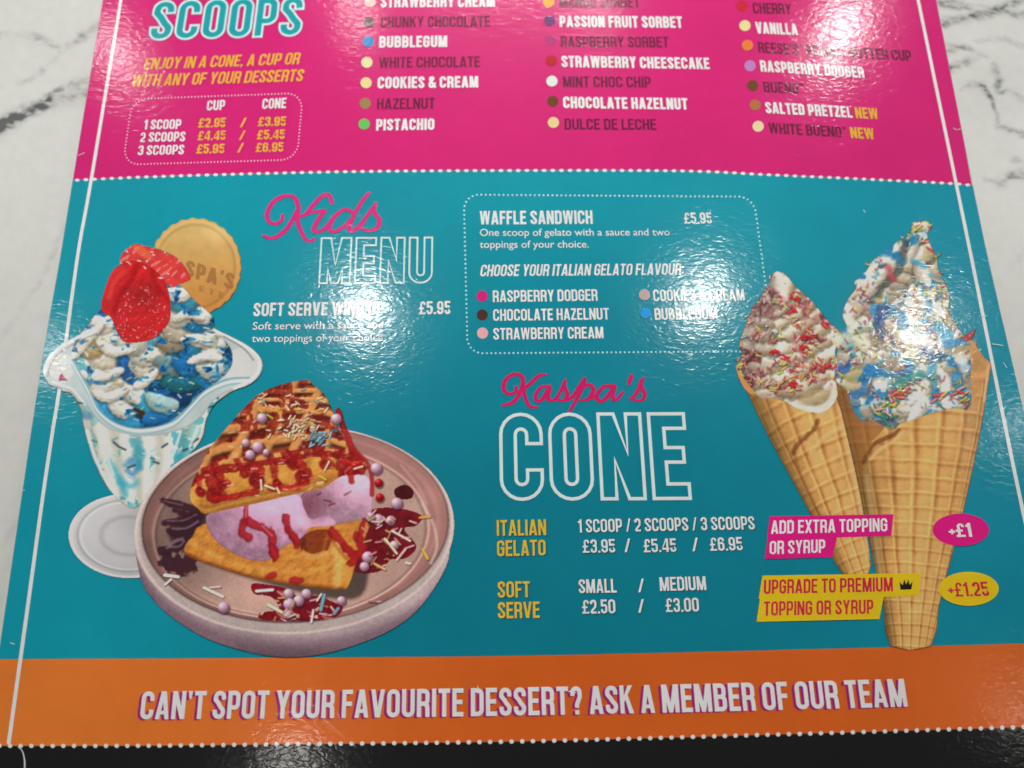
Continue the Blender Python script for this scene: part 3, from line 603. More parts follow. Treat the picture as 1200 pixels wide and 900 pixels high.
# ------------------------------------------------------------------ printed photographs, painted cell by cell
class Paint:
    def __init__(s, x0, y0, x1, y1, step=.7):
        s.x0, s.y0, s.st = x0, y0, step
        s.X, s.Y = np.meshgrid(np.arange(x0, x1, step), np.arange(y0, y1, step)); s.C = np.zeros(s.X.shape + (3,)); s.I = np.zeros(s.X.shape, int)
        s.rg = random.Random(7)
    def poly(s, pts, sm=6):
        p = smooth(pts, True, sm) if sm else np.asarray(pts, float); m = np.zeros(s.X.shape, bool)
        for i in range(len(p)):
            (xa, ya), (xb, yb) = p[i - 1], p[i]
            if ya == yb: continue
            m ^= ((ya > s.Y) != (yb > s.Y)) & (s.X < (xb - xa) * (s.Y - ya) / (yb - ya) + xa)
        return m
    def ell(s, cx, cy, rx, ry, rot=0):
        c, n = math.cos(rot), math.sin(rot); x = s.X - cx; y = s.Y - cy; return ((x * c + y * n) / rx) ** 2 + ((-x * n + y * c) / ry) ** 2
    def put(s, m, col, ident=None, a=1.0):
        m = m.astype(float) * a; col = np.asarray(col, float)
        if col.max() > 1.5 or col.ndim == 1: col = col / 255.0
        s.C = s.C * (1 - m[..., None]) + col * m[..., None]
        if ident is not None: s.I[m > .5] = ident
    def nz(s, sc, seed, o=3, r=.5, X=None, Y=None): return vnoise(s.X if X is None else X, s.Y if Y is None else Y, sc, seed, o, r)
    def edge(s, m, w, amt, inner=True):
        """darken the inside of a mask near its outline"""
        b = m.astype(float)
        for _ in range(int(w / s.st)):
            b[1:-1, 1:-1] = (b[1:-1, 1:-1] * 2 + b[:-2, 1:-1] + b[2:, 1:-1] + b[1:-1, :-2] + b[1:-1, 2:]) / 6
        e = np.clip((1 - b) * 2, 0, 1) * m; s.C *= (1 - amt * e)[..., None]
    def dist_line(s, pts, win):
        p = np.asarray(pts, float); lo = p.min(0) - win; hi = p.max(0) + win
        i0 = max(0, int((lo[1] - s.y0) / s.st)); i1 = min(s.X.shape[0], int((hi[1] - s.y0) / s.st) + 2); j0 = max(0, int((lo[0] - s.x0) / s.st)); j1 = min(s.X.shape[1], int((hi[0] - s.x0) / s.st) + 2)
        if i1 <= i0 or j1 <= j0: return None
        X = s.X[i0:i1, j0:j1]; Y = s.Y[i0:i1, j0:j1]; D = np.full(X.shape, 1e9); T = np.zeros(X.shape); S = np.zeros(X.shape)
        for k in range(len(p) - 1):
            d = p[k + 1] - p[k]; L2 = d @ d + 1e-9; t = np.clip(((X - p[k, 0]) * d[0] + (Y - p[k, 1]) * d[1]) / L2, 0, 1)
            r = np.hypot(X - p[k, 0] - t * d[0], Y - p[k, 1] - t * d[1]); b = r < D; D = np.where(b, r, D); T = np.where(b, (k + t) / (len(p) - 1), T)
            S = np.where(b, ((X - p[k, 0]) * -d[1] + (Y - p[k, 1]) * d[0]) / math.sqrt(L2), S)
        return (slice(i0, i1), slice(j0, j1)), D, T, S
    def line(s, pts, w, col, a=1.0, hl=0.0, taper=0.0, soft=.6, within=None, ident=None, sh=0.0, wob=0.0):
        q = s.dist_line(pts, w + 2)
        if q is None: return
        sl, D, T, S = q; ww = w * (1 - taper * np.abs(2 * T - 1) ** 2)
        if wob: D = D + wob * w * (vnoise(s.X[sl], s.Y[sl], 5.5, 77, 2) - .5) * 2
        m = np.clip((ww - D) / soft + .5, 0, 1) * a
        if within is not None: m = m * within[sl]
        c = np.asarray(col, float) / 255 * np.ones(m.shape + (3,))
        if hl: c = np.clip(c * (1 + hl * (.6 - (D / np.maximum(ww, .1)) ** 2))[..., None] - (hl * .25 * S / max(w, .1))[..., None] * c, 0, 1)
        if sh:
            sl2 = s.dist_line(np.asarray(pts, float) + [.8, 1.2], w + 2)
            if sl2 is not None:
                m2 = np.clip((w - sl2[1]) / .9 + .5, 0, 1) * sh
                if within is not None: m2 = m2 * within[sl2[0]]
                s.C[sl2[0]] *= (1 - m2)[..., None]
        s.C[sl] = s.C[sl] * (1 - m[..., None]) + c * m[..., None]
        if ident is not None: s.I[sl][m > .5] = ident
    def roll(s, pts, w, col, within, a=1.0, tex=.10, dark=.42, ident=None, wob=.22):
        """one fold of piped cream: a bent cylinder lit from the upper left, its lower side in shade"""
        pts = smooth(pts); q = s.dist_line(pts, w * 1.5 + 2)
        if q is None: return
        sl, D, T, S = q; X = s.X[sl]; Y = s.Y[sl]; n = vnoise(X, Y, w * .9, 91, 3, .6); D2 = D + wob * w * (n - .5) * 2; ww = w * (1 - .35 * np.abs(2 * T - 1) ** 3)
        m = np.clip((ww - D2) / 1.6 + .5, 0, 1) * a * within[sl]
        d = np.gradient(pts, axis=0).mean(0); d /= np.hypot(*d) + 1e-9; sg = np.sign(d[0]) or 1
        v = np.clip(S * sg / ww, -1, 1)          # -1 above, +1 below the fold's axis
        sh = 1.04 - dark * sstep(-.35, 1.15, v) + .05 * sstep(-.2, -.9, v) + tex * (vnoise(X * .8, Y * 1.6, 4.5, 92, 3) - .5) * 1.6
        shm = np.clip((ww + 2.6 - D2) / 3 + .3, 0, 1) * within[sl] * sstep(-.1, .8, S * sg / ww) * .38 * a; s.C[sl] *= (1 - shm)[..., None]
        c = np.clip(np.asarray(col, float) / 255 * (1.03 - (1.03 - sh[..., None]) * np.array([.82, .98, 1.18])), 0, 1); s.C[sl] = s.C[sl] * (1 - m[..., None]) + c * m[..., None]
        if ident is not None: s.I[sl][m > .5] = ident
    def blur(s, m, k=1):
        for _ in range(k):
            c = s.C.copy(); c[1:-1, 1:-1] = (2 * s.C[1:-1, 1:-1] + s.C[:-2, 1:-1] + s.C[2:, 1:-1] + s.C[1:-1, :-2] + s.C[1:-1, 2:]) / 6; s.C = np.where(m[..., None], c, s.C)
    def ball(s, x, y, r, col, ident=None):
        s.line([(x + .8, y + 1.6), (x + .9, y + 1.7)], r + .6, (60, 15, 30), a=.55, soft=2)
        sl, D, T, S = s.dist_line([(x, y), (x + .01, y)], r + 1); X = s.X[sl]; Y = s.Y[sl]
        m = np.clip((r - D) / .6 + .5, 0, 1); nx = (X - x) / r; ny = (Y - y) / r; nz = np.sqrt(np.clip(1 - nx ** 2 - ny ** 2, 0, 1))
        sh = .55 + .55 * np.clip(-.35 * nx - .6 * ny + .7 * nz, 0, 1); c = np.asarray(col) / 255 * sh[..., None] + (.35 * np.clip(-.4 * nx - .5 * ny + .76 * nz, 0, 1) ** 14)[..., None]
        s.C[sl] = s.C[sl] * (1 - m[..., None]) + np.clip(c, 0, 1) * m[..., None]
        if ident is not None: s.I[sl][m > .5] = ident
    def sprinkle(s, x, y, L, ang, w, col, within=None, sh=.35):
        dx, dy = math.cos(ang) * L / 2, math.sin(ang) * L / 2; s.line([(x - dx, y - dy), (x + dx, y + dy)], w, col, hl=.35, within=within, sh=sh)
    def relief(s, h, m, k, lx=-.5, ly=-.8):
        gy, gx = np.gradient(h, s.st); sh = np.clip(1 + k * (gx * lx + gy * ly) * -1, .35, 1.6)
        s.C = np.where(m[..., None], np.clip(s.C * sh[..., None], 0, 1), s.C)
    def build(s, part_name, names, label, layer=11):
        """one mesh per painted piece; every cell is a quad with its own ink"""
        g = empty_part(part_name, label); ny, nx = s.X.shape; lab = {}
        alb = np.clip(lin(np.clip(s.C, 0, 1)) / gain(s.Y)[..., None], .002, .88)
        PV = P(s.X.ravel(), s.Y.ravel(), Z(layer)); colr = alb.reshape(-1, 3)
        i = np.arange(ny - 1)[:, None] * nx + np.arange(nx - 1)[None]; Q = np.stack([i + nx, i + nx + 1, i + 1, i], -1); cid = s.I[:-1, :-1]
        for k, nm in names.items():
            q = Q[cid == k]
            if not len(q): continue
            lb = None
            if isinstance(nm, tuple): nm, lb = nm
            us, inv = np.unique(q.ravel(), return_inverse=True)
            # border cells take their colour from inside the piece
            mesh_obj(nm, PV[us], inv.reshape(-1, 4), PICTURE, g, colors=colr[us], label=lb)
        return g

RB = random.Random(21)
BLUE, TEAL, NAVY, CREAM = (28, 112, 178), (45, 165, 190), (18, 50, 95), (226, 225, 214)

def soft_serve(p, m, axis, seed, lean=.35, step=17, cream=(228, 224, 212)):
    """folds of piped ice cream: tilted shining rolls with shaded grooves"""
    wx = 14 * (p.nz(34, seed, 2) - .5); wy = 16 * (p.nz(26, seed + 1, 3) - .5)
    v = (p.Y + wy) + lean * (p.X + wx) + .0022 * (p.X - axis) ** 2
    ph = v / step + .9 * (p.nz(60, seed + 2, 2) - .5) * 2; fr = ph - np.floor(ph)
    h = np.sin(np.pi * fr) ** .6
    fine = p.nz(6, seed + 3, 3)
    sh = .58 + .46 * h + .10 * (fine - .5); sh = sh * (1 - .25 * (fr > .82) * (fr - .82) / .18)
    p.put(m, np.clip(np.array(cream)[None, None] / 255 * sh[..., None], 0, 1) * 1.0)
    return h, fr, ph

# ---- sundae
def sundae():
    p = Paint(44, 250, 316, 684); X, Y = p.X, p.Y
    # foot
    e = p.ell(150, 628, 70, 49.5, .03); m = e < 1
    g = .765 - .04 * (X - 150) / 70 - .05 * (Y - 628) / 49 - .10 * np.exp(-((np.hypot((X - 172) / 1.3, Y - 606)) / 24) ** 2) + .03 * (p.nz(14, 3, 3) - .5)
    p.put(m, np.stack([g, g * .99, g * 1.0], -1), 1)
    for k, (r0, wd, am) in enumerate([(.97, .03, .22), (.84, .03, -.14), (.80, .025, .12), (.45, .05, -.10)]):
        rr = np.sqrt(e); p.C *= (1 + am * np.exp(-((rr - r0) / wd) ** 2) * m)[..., None]
    p.put(p.poly([(170, 604), (178, 606), (173, 612), (166, 609)]), (150, 155, 160), a=.8)
    # glass body
    body = [(72, 455), (84, 462), (93, 477), (98, 501), (108, 536), (119, 560), (131, 578), (146, 592), (162, 594), (196, 560), (234, 519), (242, 492), (252, 474), (268, 461), (290, 445), (200, 430), (100, 430)]
    m = p.poly(body)
    p.put(m, CREAM, 2); n = p.nz(22, 8, 3); n2 = p.nz(11, 9, 3)
    wv = p.nz(18, 10, 2, X=X * 1.0, Y=Y * .45)
    p.put(m & (wv > .57), (60, 170, 185), a=.75); p.put(m & (n2 > .60), (235, 232, 220), a=.9); p.put(m & (n > .66), (120, 190, 185), a=.6)
    stripes = .5 + .5 * np.sin((X - 168) * .22 + .012 * (Y - 500) * (X - 168) * .1); p.C *= np.where(m, .86 + .16 * stripes, 1)[..., None]
    for pts, c, w in [([(148, 545), (156, 538), (163, 545), (155, 556), (150, 552)], BLUE, 3.4), ([(140, 560), (150, 570), (160, 566)], TEAL, 4), ([(128, 540), (136, 555), (148, 580)], TEAL, 3.5),
                      ([(157, 515), (164, 530), (161, 545)], (40, 150, 175), 6), ([(205, 530), (212, 540), (205, 548)], TEAL, 4), ([(88, 484), (104, 488)], (60, 120, 170), 4)]:
        p.line(smooth(pts), w, c, a=.62, soft=5, within=m, wob=.5)
    for pts in [[(133, 518), (140, 524), (147, 527)], [(180, 541), (186, 543)], [(190, 524), (196, 520)], [(91, 472), (103, 473)], [(215, 528), (224, 524)], [(224, 520), (232, 514)], [(236, 478), (251, 476)], [(243, 464), (255, 466)], [(214, 482), (226, 479)], [(150, 548), (158, 545)]]:
        p.line(pts, 1.3, (40, 60, 75), a=.8, soft=1.2, within=m)
    for k in range(26):
        x = RB.uniform(100, 240); y = RB.uniform(500, 585); p.sprinkle(x, y, RB.uniform(3, 8), RB.uniform(-.6, .6), .9, RB.choice([(60, 110, 130), (150, 190, 190), (245, 245, 240), (110, 140, 140)]), within=m, sh=0)
    p.edge(m, 7, .28)
    for pts, w in [([(102, 505), (113, 540), (130, 572)], 2.0), ([(212, 505), (200, 540), (182, 570)], 1.6), ([(120, 520), (133, 556)], 1.4), ([(232, 500), (222, 525)], 1.6)]:
        p.line(smooth(pts), w, (238, 242, 242), a=.7, soft=2, within=m)
    # rim
    rim = [(50, 436), (54, 421), (66, 407), (88, 394), (110, 385), (140, 378), (200, 374), (238, 379), (256, 387), (288, 403), (304, 417), (308, 430), (302, 443), (288, 453), (268, 458), (250, 470), (236, 488), (215, 502), (190, 509), (165, 511), (138, 506), (118, 496), (104, 478), (92, 462), (76, 456), (58, 451)]
    m = p.poly(rim); p.put(m, (190, 202, 202), 2); p.C *= np.where(m, .93 + .14 * p.nz(20, 12, 3), 1)[..., None]; p.edge(m, 4, .22)
    lob = p.ell(283, 428, 23, 20, -.5) < 1; p.put(lob & m, (222, 216, 214), a=.7); lob = p.ell(72, 430, 16, 16, .3) < 1; p.put(lob & m, (220, 218, 216), a=.7)
    # ice cream in the cup
    cm = p.poly([(118, 362), (100, 383), (88, 400), (84, 420), (93, 444), (106, 468), (118, 487), (140, 499), (167, 503), (196, 496), (218, 479), (234, 462), (254, 448), (270, 432), (272, 412), (262, 396), (252, 384), (250, 372), (237, 358), (224, 346), (214, 332), (196, 336), (150, 340)])
    p.put(cm, CREAM, 3)
    wx = X + 26 * (p.nz(30, 51, 3) - .5); wy = Y + 26 * (p.nz(30, 52, 3) - .5)
    a = vnoise(wx, wy * 1.3, 20, 53, 3, .5); b = vnoise(wx, wy, 26, 54, 3, .5); c3 = vnoise(wx, wy, 14, 55, 3, .5)
    hh = vnoise(wx * .8 + wy * .5, wy * 1.5, 16, 56, 2)
    p.put(cm & (c3 > .60), (190, 180, 160), a=.8); p.put(cm, np.array(TEAL) / 255 * np.ones(X.shape + (3,)), a=1) if False else None
    low = np.interp(Y, [380, 420, 500], [-.03, .02, .10])
    for t, th, col in ((a, .53 - low, TEAL), (a, .63 - low * 1.2, BLUE), (b, .66 - low * .7, (40, 130, 140)), (b, .70 - low, NAVY)):
        mm = sstep(th - .025, th + .025, t) * cm; p.C = p.C * (1 - .9 * mm[..., None]) + np.array(col) / 255 * .9 * mm[..., None]
    p.blur(cm, 3)
    W_ = cm.astype(float)
    R0 = p.roll; p_roll = lambda pts, w, col, wi, **k: R0(pts, w, col, wi, dark=.30, **k)
    for pts, w, col in [([(160, 470), (180, 480), (204, 478)], 9, (60, 150, 186)), ([(112, 476), (130, 488), (158, 496)], 8, (52, 150, 196)), ([(172, 492), (198, 486), (214, 474)], 7, (30, 112, 180)),
                        ([(180, 452), (200, 462), (224, 458)], 11, (20, 70, 128)), ([(186, 436), (210, 446), (240, 438)], 11, (36, 116, 132)), ([(176, 466), (190, 474), (205, 474)], 8, (166, 198, 196)), ([(132, 474), (142, 480), (152, 484)], 7, (224, 226, 222)),
                        ([(136, 454), (152, 458), (160, 468)], 8, (226, 226, 216)), ([(94, 444), (115, 452), (138, 446)], 9, (224, 220, 206)), ([(104, 430), (120, 436), (138, 430)], 9, (226, 223, 208)), ([(108, 414), (124, 422), (136, 412)], 10, (224, 218, 202)),
                        ([(144, 420), (150, 434), (160, 446)], 8, (28, 100, 176)), ([(158, 428), (174, 436), (190, 430)], 9, (214, 204, 184)), ([(156, 412), (172, 418), (188, 412)], 9, (226, 220, 204)), ([(188, 424), (200, 430), (212, 424)], 8, (120, 150, 150)),
                        ([(206, 424), (222, 430), (238, 422)], 9, (30, 110, 176)), ([(236, 430), (250, 434), (262, 426)], 9, (196, 206, 200)), ([(232, 406), (244, 412), (256, 404)], 10, (228, 226, 220)), ([(210, 404), (222, 410), (232, 404)], 8, (44, 134, 176)),
                        ([(188, 400), (202, 404), (216, 398)], 8, (160, 142, 118)), ([(222, 392), (238, 396), (252, 390)], 9, (228, 228, 222)), ([(196, 384), (210, 390), (226, 384)], 9, (196, 184, 164)), ([(218, 374), (232, 380), (246, 374)], 9, (40, 124, 176)),
                        ([(226, 364), (238, 370), (250, 366)], 8, (222, 224, 220)), ([(196, 368), (208, 374), (222, 366)], 8, (206, 198, 182)), ([(202, 354), (214, 360), (228, 354)], 8, (64, 140, 160)), ([(198, 342), (210, 346), (222, 342)], 7, (230, 228, 220)),
                        ([(110, 390), (122, 398), (136, 396)], 9, (228, 224, 208)), ([(96, 402), (106, 410), (118, 404)], 8, (196, 168, 118)), ([(108, 374), (120, 380), (132, 378)], 8, (230, 228, 220)), ([(90, 420), (94, 434), (104, 446)], 6, (84, 170, 176)), ([(140, 402), (154, 408), (168, 402)], 7, (190, 196, 182))]:
        p_roll(pts, w * 1.3, col, W_, tex=.14, wob=.30)
    for pts, w in [([(86, 418), (100, 400), (118, 382)], 6), ([(98, 438), (116, 442), (142, 434)], 6), ([(112, 460), (126, 466), (146, 458)], 6), ([(116, 402), (132, 412), (152, 410)], 6), ([(222, 424), (240, 418), (258, 420)], 5), ([(160, 452), (172, 446), (182, 436)], 6), ([(206, 374), (220, 368), (236, 372)], 5), ([(214, 398), (230, 396), (246, 402)], 5)]:
        p_roll(pts, w, (232, 230, 222), W_, tex=.10, wob=.25)
    p.blur(cm, 2)
    wx = X + 20 * (p.nz(14, 57, 3) - .5); a = vnoise(wx, Y * 1.2, 10, 58, 3); rt = sstep(150, 210, X) * .05
    for th, col, al in ((.66 - rt, (40, 140, 180), .75), (.72 - rt, (22, 90, 160), .8), (.80 - rt, (18, 46, 80), .8)):
        mm = sstep(th - .05, th + .02, a) * cm; p.C = p.C * (1 - al * mm[..., None]) + np.array(col) / 255 * al * mm[..., None]
    p.relief(p.nz(5, 60, 3), cm, .5)
    for k in range(120):
        x = RB.uniform(88, 268); y = RB.uniform(350, 498)
        p.sprinkle(x, y, RB.uniform(2, 6), RB.uniform(-.9, .9), RB.uniform(.6, 1.2), RB.choice([(190, 168, 100), (230, 230, 220), (30, 80, 120), (130, 180, 180), (170, 180, 100), (60, 90, 90), (150, 120, 86)]), within=cm * .7, sh=.2)
    for pts in [[(158, 480), (168, 484), (164, 488)], [(112, 492), (120, 498)]]: p.line(pts, 2.2, (70, 40, 30), within=cm, soft=1)
    # front lip of the glass
    lip = smooth([(52, 430), (62, 414), (84, 398), (88, 412), (88, 430), (102, 456), (115, 482), (137, 499), (167, 505), (202, 497), (223, 478), (241, 460), (267, 447), (290, 442), (303, 430)])
    lipm = smooth([(84, 424), (102, 456), (115, 482), (137, 499), (167, 505), (202, 497), (223, 478), (241, 460), (267, 448), (292, 446)])
    p.line(lipm, 3.2, (196, 222, 226), a=.9, soft=2); p.line(lipm + [0, -3.4], .9, (60, 120, 150), a=.6, soft=1.5); p.line(lipm + [0, 3.2], .8, (110, 150, 155), a=.6, soft=1.5); p.line(lipm, .9, (248, 250, 250), a=.8, soft=1)
    R2 = smooth([(50, 436), (54, 421), (66, 407), (88, 394), (108, 386)]); p.line(R2 + [2, 2], 1.7, (232, 236, 236), soft=1.5); p.line(R2 + [6, 5], .7, (120, 110, 115), a=.7, soft=1)
    R3 = smooth([(252, 387), (286, 404), (303, 418), (305, 430), (298, 443), (276, 455)]); p.line(R3 + [-1, 0], 1.8, (234, 238, 240), soft=1.5); p.line(smooth([(262, 394), (285, 408), (297, 422)]), .8, (110, 100, 105), a=.7, soft=1)
    p.line(smooth([(62, 448), (84, 456), (100, 474)]), 1.4, (236, 240, 240), a=.8, soft=1.5); p.put(p.poly([(72, 438), (77, 444), (79, 446), (69, 446)]), (168, 40, 82), a=.85)
    # wafer disc
    ang = np.arctan2(Y - 311, X - 229); e = np.sqrt(p.ell(229, 312, 53.5, 56.5)); m = e < 1 + .012 * np.sin(ang * 26) + .015 * (p.nz(7, 71, 2) - .5)
    m &= ~p.poly([(119, 363), (121, 344), (131, 318), (144, 297), (158, 285.5), (170, 288), (182, 291), (202, 299), (214, 310), (223, 325), (214, 331), (208, 333), (216, 338), (226, 350), (240, 362), (250, 373), (251, 384), (240, 420), (130, 400)])
    t = np.clip((Y - 270) / 95, 0, 1)[..., None]; c = (np.array([216, 180, 112]) * (1 - t) + np.array([204, 136, 66]) * t) / 255
    c = c * (1 + .09 * (p.nz(9, 72, 3) - .5) + .05 * np.exp(-((e - .93) / .03) ** 2) - .10 * np.exp(-((e - .86) / .03) ** 2))[..., None]
    c = c + (.07 * np.exp(-(((X - 252) / 16) ** 2 + ((Y - 276) / 9) ** 2)))[..., None]
    p.put(m, np.clip(c, 0, 1), 4); p.edge(m, 3, .14)
    vv, ff, per = set_text("SPA'S", [(216, 323), (273, 340)], 19, .2, .05, .09)
    for q, f in per:
        for tt in f: p.put(p.poly(q[tt], 0) & m, (160, 104, 58), a=.72)
    vv, ff, per = set_text('ETE', [(233, 341), (262, 350)], 7, .2, 0, .35)
    for q, f in per:
        for tt in f: p.put(p.poly(q[tt], 0) & m, (160, 104, 58), a=.55)
    # strawberries
    top = p.poly([(143, 297), (150, 290), (159, 285.5), (170, 288), (182, 291), (202, 299), (214, 309), (223, 324), (221, 329), (210, 333), (200, 336), (180, 322), (160, 310), (145, 312), (140, 306)])
    n = p.nz(5, 81, 3); base = np.array([222, 62, 60]) / 255 * (.82 + .36 * p.nz(12, 82, 3))[..., None]; p.put(top, np.clip(base, 0, 1), 5)
    st = .5 + .5 * np.sin((X * .75 + Y) * .62 + 5 * p.nz(16, 83, 2)); p.put(top & (st * n > .46), (246, 168, 158), a=.55); p.put(p.poly([(156, 288), (168, 290), (178, 300), (170, 303), (160, 296)]) & top, (238, 120, 70), a=.6)
    p.edge(top, 3, .2)
    main = p.poly([(119, 363), (121, 344), (131, 318), (143, 309), (160, 306), (178, 314), (192, 328), (198, 345), (200, 361), (197, 379), (181, 396), (163, 401), (145, 400), (137, 388), (130, 372)])
    t = (.95 - .30 * np.exp(-(((X - 168) / 17) ** 2 + ((Y - 347) / 14) ** 2)) + .10 * (p.nz(16, 84, 3) - .5))
    p.put(main, np.clip(np.array([216, 34, 38]) / 255 * t[..., None], 0, 1), 5)
    seedm = p.poly([(152, 334), (166, 332), (180, 342), (197, 362), (196, 380), (180, 395), (146, 399), (138, 386), (136, 372), (143, 350)])
    p.put(seedm & main, (200, 40, 46), a=.45)
    for k in range(150):
        x = RB.uniform(136, 198); y = RB.uniform(334, 399)
        if RB.random() < .75: p.sprinkle(x, y, RB.uniform(.4, 2.4), RB.uniform(0, 3), RB.uniform(.5, .95), RB.choice([(244, 150, 150), (248, 196, 190), (232, 98, 92), (240, 140, 110)]), within=(seedm & main) * .5, sh=.2)
    for k in range(20): p.sprinkle(RB.uniform(140, 215), RB.uniform(292, 326), RB.uniform(1, 4), RB.uniform(0, 1), .8, (250, 200, 196), within=top * .8, sh=.2)
    p.line(smooth([(160, 312), (152, 330), (140, 346), (134, 366)]), 3.0, (150, 12, 22), a=.55, soft=5, within=main.astype(float)); p.line(smooth([(178, 318), (184, 336), (196, 350)]), 2.4, (150, 14, 22), a=.5, soft=4, within=main.astype(float))
    p.line(smooth([(128, 350), (134, 330), (146, 318)]), 2.6, (236, 84, 78), a=.6, soft=5, within=main.astype(float)); p.relief(p.nz(7, 86, 3), main, .8)
    p.line(smooth([(121, 346), (130, 322), (143, 312)]), 2.4, (232, 66, 62), a=.5, soft=3, within=main); p.edge(main, 5, .20)
    p.blur(p.I == 3, 1); p.blur(p.I == 2, 1)
    p.build('sundae_picture', {1: 'glass_foot', 2: 'sundae_glass', 3: ('ice_cream', 'white ice cream swirled with blue sauce'), 4: ('wafer', 'round golden wafer'), 5: ('strawberry', 'sliced red strawberries on top')}, 'printed photo of a blue and white sundae', 10)
sundae()

# ---- plate with waffle
def waffle():
    p = Paint(152, 438, 540, 778); X, Y = p.X, p.Y
    e0 = np.sqrt(p.ell(344.5, 621, 188, 122.5, -.055)); outer = (e0 < 1) | p.poly([(158, 622), (164, 676), (180, 703), (204, 725), (244, 749), (300, 766), (348, 770), (400, 761), (460, 737), (500, 702), (527, 646), (500, 600), (340, 600), (180, 600)])
    spk = p.nz(2.2, 5, 2); gr = p.nz(26, 6, 3)
    tw = sstep(0, 1, (Y - (621 + 120 * np.sqrt(np.clip(1 - ((X - 345) / 188) ** 2, 0, 1)))) / 20)[..., None]
    wall = (np.array([176, 154, 156]) * (1 - tw) + np.array([124, 98, 110]) * tw) / 255 * (1 + .16 * (gr - .5) + .16 * (spk - .5) - .22 * sstep(752, 772, Y) + .10 * sstep(430, 530, X))[..., None]
    p.put(outer, np.clip(wall, 0, 1), 1)
    rim = e0 < 1; rc = np.array([200, 180, 176]) / 255 * (1 + .10 * (gr - .5) + .10 * (spk - .5) - .10 * sstep(0, 1, (Y - 560) / 190) )[..., None]; p.put(rim, np.clip(rc, 0, 1), 1)
    e1 = np.sqrt(p.ell(346, 615.5, 180, 114, -.055)); inner = e1 < 1
    ang = np.arctan2(Y - 612, X - 347)
    wc = np.array([146, 104, 98]) / 255 * (1 + .22 * (p.nz(9, 7, 3, X=ang * 60 + 300, Y=e1 * 30) - .5) + .16 * np.cos(ang + .6))[..., None]; p.put(inner, np.clip(wc, 0, 1), 1)
    e2 = np.sqrt(p.ell(341, 623, 162, 102, -.05)); fl = (e2 < 1) & inner
    fc = np.array([184, 146, 134]) / 255 * (1 + .12 * (p.nz(30, 8, 3) - .5) + .08 * (spk - .5) - .30 * sstep(300, 180, X) + .12 * np.exp(-(((X - 300) / 90) ** 2 + ((Y - 700) / 26) ** 2)))[..., None]; p.put(fl, np.clip(fc, 0, 1), 1)
    for E, r, w, am in ((e2, 1.0, .012, .22), (e2, .975, .012, -.18), (e1, 1.0, .010, -.30), (e1, .93, .02, .10), (e0, .985, .012, .16)):
        p.C *= (1 + am * np.exp(-((E - r) / w) ** 2) * outer)[..., None]
    p.C = np.clip(p.C, 0, 1)
    p.line(smooth([(495, 590), (508, 615), (512, 640), (505, 660)]), 1.6, (214, 186, 180), a=.7, soft=2.5); p.line(smooth([(470, 545), (490, 570), (500, 590)]), 1.3, (200, 160, 155), a=.6, soft=2.5)
    # shadow below the waffle
    sh = p.poly([(205, 640), (300, 680), (414, 702), (436, 660), (470, 640), (440, 600), (230, 600)]); b = sh.astype(float)
    for _ in range(14): b[1:-1, 1:-1] = (b[1:-1, 1:-1] + b[:-2, 1:-1] + b[2:, 1:-1] + b[1:-1, :-2] + b[1:-1, 2:]) / 5
    p.C *= (1 - .55 * b * inner)[..., None]
    # dark syrup at the left
    for pts, w in [([(190, 586), (210, 592), (238, 598)], 5), ([(192, 612), (215, 612), (236, 606)], 5.5), ([(198, 622), (216, 624), (234, 616)], 6), ([(188, 646), (205, 642), (222, 632)], 6), ([(195, 656), (212, 664), (226, 655)], 12), ([(205, 598), (225, 604), (238, 600)], 4)]:
        p.line(smooth(pts), w, (58, 28, 38), a=.92, soft=2.5, taper=.3, within=inner, ident=4, wob=.45)
    for pts, w in [([(196, 610), (214, 610), (230, 603)], 1.1), ([(202, 619), (218, 619), (232, 611)], 1.6), ([(196, 642), (206, 634), (214, 632)], 2.4), ([(198, 641), (210, 640), (216, 634)], 1.4), ([(192, 587), (214, 592)], .9)]:
        p.line(smooth(pts), w * .8, (150, 122, 140), a=.6, soft=1.8, wob=.5)
    # puddles of red syrup
    wob = 6 * (p.nz(9, 31, 2) - .5)
    def puddle(pts, col=(104, 18, 28)):
        q = smooth(pts, True); mm = p.poly(q) & inner & (p.nz(7, 33, 2) > .16); p.put(mm, np.clip(np.array(col) / 255 * (.75 + .6 * p.nz(8, 34, 3))[..., None], 0, 1), 4); p.edge(mm, 2, .25)
        return mm
    p1 = puddle([(424, 608), (440, 596), (470, 596), (494, 604), (488, 616), (474, 620), (488, 640), (476, 654), (458, 656), (448, 668), (430, 672), (414, 668), (410, 650), (414, 630)]); puddle([(462, 574), (474, 568), (484, 574), (482, 584), (466, 584)], (70, 16, 24))
    p2 = puddle([(296, 684), (320, 686), (336, 690), (352, 700), (372, 698), (392, 706), (402, 712), (392, 724), (360, 728), (330, 728), (306, 726), (304, 718), (326, 714), (318, 700), (298, 696)], (116, 18, 30))
    # lower waffle
    lo = p.poly([(238, 614), (226, 628), (217, 639), (217, 650), (240, 660), (290, 676), (350, 687), (400, 691), (410, 683), (416, 664), (428, 630), (431, 612), (400, 600), (300, 600)], 3)
    g = np.array([206, 132, 56]) / 255 * (1 + .22 * (p.nz(10, 41, 3) - .5) + .10 * (p.nz(3, 42, 2) - .5))[..., None]; p.put(lo, np.clip(g, 0, 1), 2)
    bottom = smooth([(217, 650), (240, 660), (290, 676), (350, 687), (400, 691)]); p.line(bottom, 3.5, (118, 56, 18), a=.75, soft=4, within=lo)
    p.line(smooth([(222, 634), (236, 642), (262, 656), (310, 668), (370, 668), (386, 660)]), 3, (232, 164, 82), a=.55, soft=5, within=lo)
